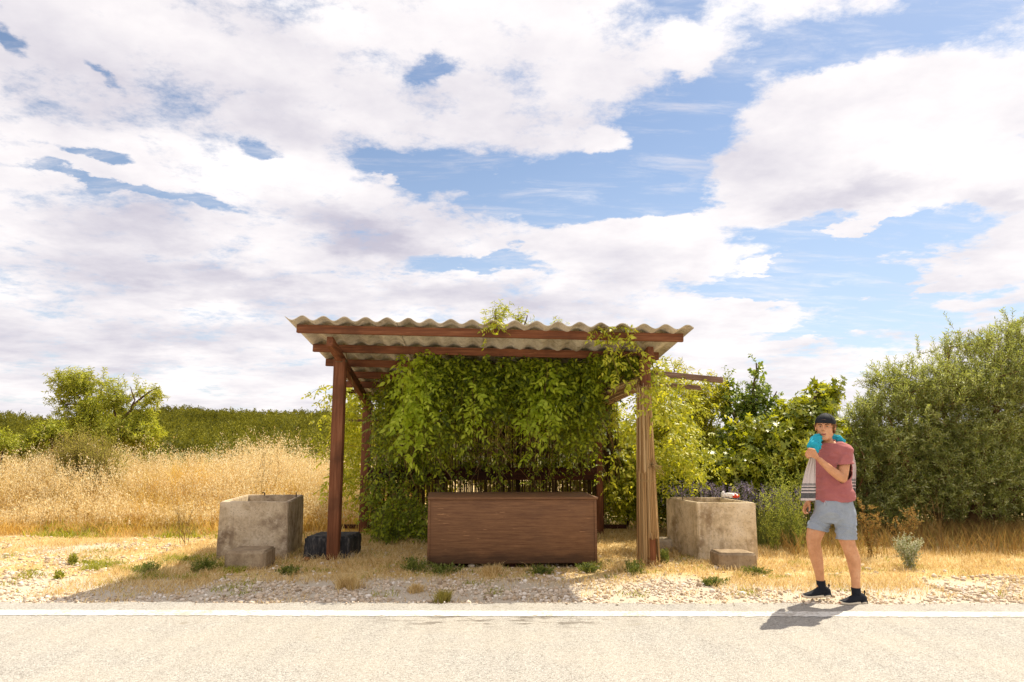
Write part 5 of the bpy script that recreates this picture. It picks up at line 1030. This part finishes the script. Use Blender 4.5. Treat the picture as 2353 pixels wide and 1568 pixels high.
# socks, shoes
BLK_F = simple('black_knit', srgb('1b1e26'), .85, .3, 120, .5, .003); SOLE = simple('cream_sole', srgb('d9cbb2'), .7, .1, 20); GUM = simple('gum_rubber', srgb('b0603a'), .6)
def shoe(heel, ang, pitch, nm):
    a_ = radians(ang); fx = Vector((-cos(a_), -sin(a_), 0)); sd = Vector((fx.y, -fx.x, 0)); up = Vector((0, 0, 1)); p_ = radians(pitch); fx, up = fx * cos(p_) + up * sin(p_), up * cos(p_) - fx * sin(p_)
    L = lambda x, y, z: heel + fx * x + sd * y + up * z
    prof = [(0, .018, .05), (.006, .030, .078), (.03, .038, .098), (.06, .040, .106), (.10, .041, .104), (.14, .045, .086), (.18, .049, .066), (.22, .048, .052), (.255, .041, .042), (.28, .027, .034), (.291, .010, .026)]
    def body_(m, z0, grow, ztop):
        k = 16; V = []
        for x, w_, h_ in prof:
            h2 = h_ if ztop is None else ztop
            for i in range(k):
                q_ = 2 * pi * i / k; c_, s_ = cos(q_), sin(q_); yy_ = (w_ + grow) * (abs(c_) ** .7) * (1 if c_ > 0 else -1); zz_ = z0 + (h2 - z0) * (.5 + .5 * (abs(s_) ** .7) * (1 if s_ > 0 else -1))
                if ztop is None: yy_ *= 1 - .38 * max(0, (zz_ - .04) / .07)
                V.append(L(x + (grow if x > .2 else -grow) * 1.0, yy_, zz_ + (.010 * max(0, (x - .2) / .09) ** 2)))
        n = len(prof); i = np.arange(n - 1)[:, None] * k; j = np.arange(k)[None]; j2 = (j + 1) % k
        m.add(V, [np.stack([i + j, i + k + j, i + k + j2, i + j2], -1).reshape(-1, 4), np.arange(k)[None], (np.arange(k) + (n - 1) * k)[None, ::-1]])
    m = MB(); body_(m, .016, 0, None); s0 = m.build('shoe', BLK_F, man, smooth=True)
    m = MB(); body_(m, 0, .004, .030); m.build('sole', SOLE, s0, smooth=True)
    for sg in (-1, 1):
        m = MB(); y1, y2 = sg * .0405, sg * .033
        hexa(m, [L(.085, y1 - .004, .006), L(.085, y1 + .004, .006), L(.004, y2 + .004, .006), L(.004, y2 - .004, .006)], [L(.09, y1 - .004, .034), L(.09, y1 + .004, .034), L(.008, y2 + .004, .036), L(.008, y2 - .004, .036)]); m.build('heel_plug', BLK_F, s0)
    m = MB(); ellip(m, L(.284, 0, .022), (fx * .014, sd * .024, up * .013)); m.build('toe_bumper', GUM, s0, smooth=True)
    m = MB()
    for x_ in (.105, .125, .145, .165): tube(m, [L(x_, -.028, .098 - (x_ - .1) * .55), L(x_ + .004, 0, .113 - (x_ - .1) * .62), L(x_, .028, .098 - (x_ - .1) * .55)], .0028, 5)
    m.build('laces', simple('lace' + nm, srgb('22242b'), .7), s0)
    m = MB(); tube(m, [L(.012, 0, .085), L(.0, 0, .108), L(.004, 0, .122), L(.014, 0, .105)], .006, 6); m.build('pull_tab', BLK_F, s0)
h1 = gp(1752 + 722 * .3298, 919.1 + 1425 * .3298); h1.z = 0.012; h1.y -= .02; h1.x -= .01
shoe(h1, 13, 0, 'a')
h2 = P(478, 1378, .10); h2.z = .045; h2.y = 7.15; h2.x = X_at(1752 + 476 * .3298, 7.15, .05)
shoe(h2, 3, -3, 'b')
m = MB(); chain(m, [(P(650, 1305, -.065), .0445), (P(657, 1370, -.06), .043)]); me = voxel(m, .006, 2, 'sock'); cut(me, [(P(650, 1308, -.065), Vector((0, 0, 1)), lambda C_: C_[:, 2] > -1)]); o = link('sock', me, BLK_F, man, True)
m = MB(); chain(m, [(P(405, 1250, .10), .0445), (P(416, 1335, .10), .044)]); me = voxel(m, .006, 2, 'sock'); cut(me, [(P(405, 1258, .10), Vector((0, 0, 1)), lambda C_: C_[:, 2] > -1)]); o = link('sock', me, BLK_F, man, True)
# towel
path = [(P(318, 702, -.12), (53, 0, 0)), (P(320, 650, -.12), (52, 0, 0)), (P(322, 600, -.12), (49, 0, 0)), (P(328, 540, -.13), (42, 0, 0)), (P(336, 480, -.145), (34, 0, 0)), (P(345, 430, -.17), (24, 0, .0)), (P(350, 395, -.215), (18, 0, 0)), (P(356, 350, -.19), (24, 0, 0)), (P(372, 310, -.10), (26, .03, 0)),
        (P(400, 290, .02), (10, .07, .02)), (P(450, 285, .12), (0, .03, .08)), (P(520, 315, .155), (25, .0, .09)), (P(572, 380, .15), (55, -.03, .03)), (P(583, 460, .15), (60, -.04, 0)), (P(583, 540, .16), (58, -.04, 0)), (P(582, 600, .16), (56, -.04, 0)), (P(582, 665, .16), (56, -.04, 0))]
PX = .00142; cen = np.array([list(p) for p, _ in path]); wid = np.array([(w_[0] * PX, w_[1], w_[2]) for _, w_ in path])
s_ = np.concatenate([[0], np.cumsum(np.linalg.norm(np.diff(cen, axis=0), axis=1))]); ss_ = np.linspace(0, s_[-1], 150); ce = np.stack([np.interp(ss_, s_, cen[:, j]) for j in range(3)], 1); wi = np.stack([np.interp(ss_, s_, wid[:, j]) for j in range(3)], 1)
for _ in range(6): ce[1:-1] = (ce[:-2] + 2 * ce[1:-1] + ce[2:]) / 4; wi[1:-1] = (wi[:-2] + 2 * wi[1:-1] + wi[2:]) / 4
tg_ = unit(np.gradient(ce, axis=0)); nn_ = unit(np.cross(tg_, wi)); ku = 41; uu = np.linspace(-1, 1, ku); wl = np.linalg.norm(wi, axis=1)
fold = np.sin(uu[None] * 8.5 + ss_[:, None] * 2) * .010 + np.sin(uu[None] * 15 + 1 + ss_[:, None] * 3) * .004; fold *= (.4 + .6 * np.clip((.08 - wl) / .05, 0, 1.3))[:, None]
V = ce[:, None] + uu[None, :, None] * wi[:, None] + fold[..., None] * nn_[:, None]; m = MB(); n_ = len(ss_); i = (np.arange(n_ - 1)[:, None] * ku + np.arange(ku - 1)[None]).ravel(); m.add(V.reshape(-1, 3), np.stack([i, i + 1, i + ku + 1, i + ku], 1))
me = m.mesh('towel'); at_ = me.attributes.new('run', 'FLOAT', 'POINT'); at_.data.foreach_set('value', np.repeat(ss_, ku).astype(np.float32))
t = NT('striped_towel'); r_ = t.n('Attribute', attribute_name='run').outputs['Fac']; tot = float(ss_[-1]); r2 = t.math('MINIMUM', r_, t.math('SUBTRACT', tot, r_))
col = srgb('cfc2bd'); dk, gy = srgb('4a4a4c'), srgb('85807f')
for a_, b_, c_ in ((.022, .074, dk), (.088, .103, dk), (.120, .134, dk), (.146, .170, gy)):
    k_ = t.math('MULTIPLY', t.math('GREATER_THAN', r2, a_), t.math('LESS_THAN', r2, b_)); col = t.mix(k_, col, c_)
n2 = t.noise(t.coord(), 240, 2); t.fin(t.pbsdf(t.mix(t.mr(n2, .4, .6, 0, .10), col, srgb('e6dcd6')), .95, t.bump(n2, .6, .004), .1, **{'Sheen Weight': .2}))
tw_ = link('towel', me, t.m, None, True); q = tw_.modifiers.new('s', 'SOLIDIFY'); q.thickness = .007; q.offset = 0
tag(tw_, 'pale towel with dark grey stripes hanging from the raised hand and over the shoulders', 'towel')
# turquoise cloth
m = MB()
def pleat(pts, seed, k=72, n=64):
    c0 = np.array([list(p) for p, _ in pts]); r0 = np.array([r_ for _, r_ in pts]); u0 = np.linspace(0, 1, len(pts)); u = np.linspace(0, 1, n)
    c = np.stack([np.interp(u, u0, c0[:, q_]) for q_ in range(3)], 1); r = np.interp(u, u0, r0)
    for _ in range(5): c[1:-1] = (c[:-2] + 2 * c[1:-1] + c[2:]) / 4; r[1:-1] = (r[:-2] + 2 * r[1:-1] + r[2:]) / 4
    r = r * (1 + .12 * np.sin(u * 31 + seed) + .08 * np.sin(u * 57 + seed * 2)); r[0] *= .3; r[-1] *= .3
    tg = unit(np.gradient(c, axis=0)); a_ = unit(np.cross(tg, np.array([.2, .9, .3]))); b_ = np.cross(tg, a_); th = np.arange(k) * 2 * pi / k
    rr = r[:, None] * (1 + .17 * np.abs(np.sin(th[None] * 3.5 + u[:, None] * 9 + seed)) ** .6 + .10 * np.sin(th[None] * 9 - u[:, None] * 16 + seed) - .1)
    V = c[:, None] + rr[..., None] * (np.cos(th)[None, :, None] * a_[:, None] + np.sin(th)[None, :, None] * b_[:, None] * .85)
    i_ = np.arange(n - 1)[:, None] * k; j_ = np.arange(k)[None]; j2 = (j_ + 1) % k
    m.add(V.reshape(-1, 3), [np.stack([i_ + j_, i_ + j2, i_ + k + j2, i_ + k + j_], -1).reshape(-1, 4), np.arange(k)[None, ::-1], (np.arange(k) + (n - 1) * k)[None]])
pleat([(P(388, 372, -.2), .012), (P(368, 350, -.19), .040), (P(356, 315, -.17), .050), (P(362, 285, -.13), .046), (P(388, 270, -.06), .044), (P(415, 268, .04), .040), (P(450, 272, .12), .038), (P(505, 268, .12), .038), (P(540, 276, .09), .036), (P(574, 300, .05), .022)], 1.3)
pleat([(P(392, 350, -.16), .015), (P(390, 320, -.14), .030), (P(385, 285, -.11), .032), (P(365, 262, -.08), .028), (P(345, 275, -.10), .02)], 4.1, 48, 30)
me = voxel(m, .004, 1, 'cloth', .4)
tc_ = link('turquoise_cloth', me, simple('turquoise_fabric', srgb('2ba6bb'), .8, .12, 30, .4, .004, .2), None, True); tag(tc_, 'bunched turquoise cloth slung around the neck of the walking man', 'cloth')

# ------------------------------------------------------------------ groups of repeats
GR = {'almond_tree': 'almond trees in the left field', 'field_bush': 'bushes in the left field', 'peach_tree': 'willowy trees behind the shelter', 'green_bush': 'green bushes behind the shelter',
      'tall_weed': 'tall weeds behind the right tub', 'dock_plant': 'dry dock plants', 'bare_weed': 'bare dry weeds', 'weed_clump': 'green weed clumps on the verge', 'weed_sprig': 'green sprigs on the gravel',
      'grass_tuft': 'grass tufts on the gravel', 'concrete_block': 'concrete blocks before the tubs', 'stone_tub': 'concrete tubs beside the shelter', 'rock': 'loose stones'}
for o in bpy.data.objects:
    k = o.name.split('.')[0]
    if o.parent is None and k in GR and 'category' in o: o['group'] = GR[k]
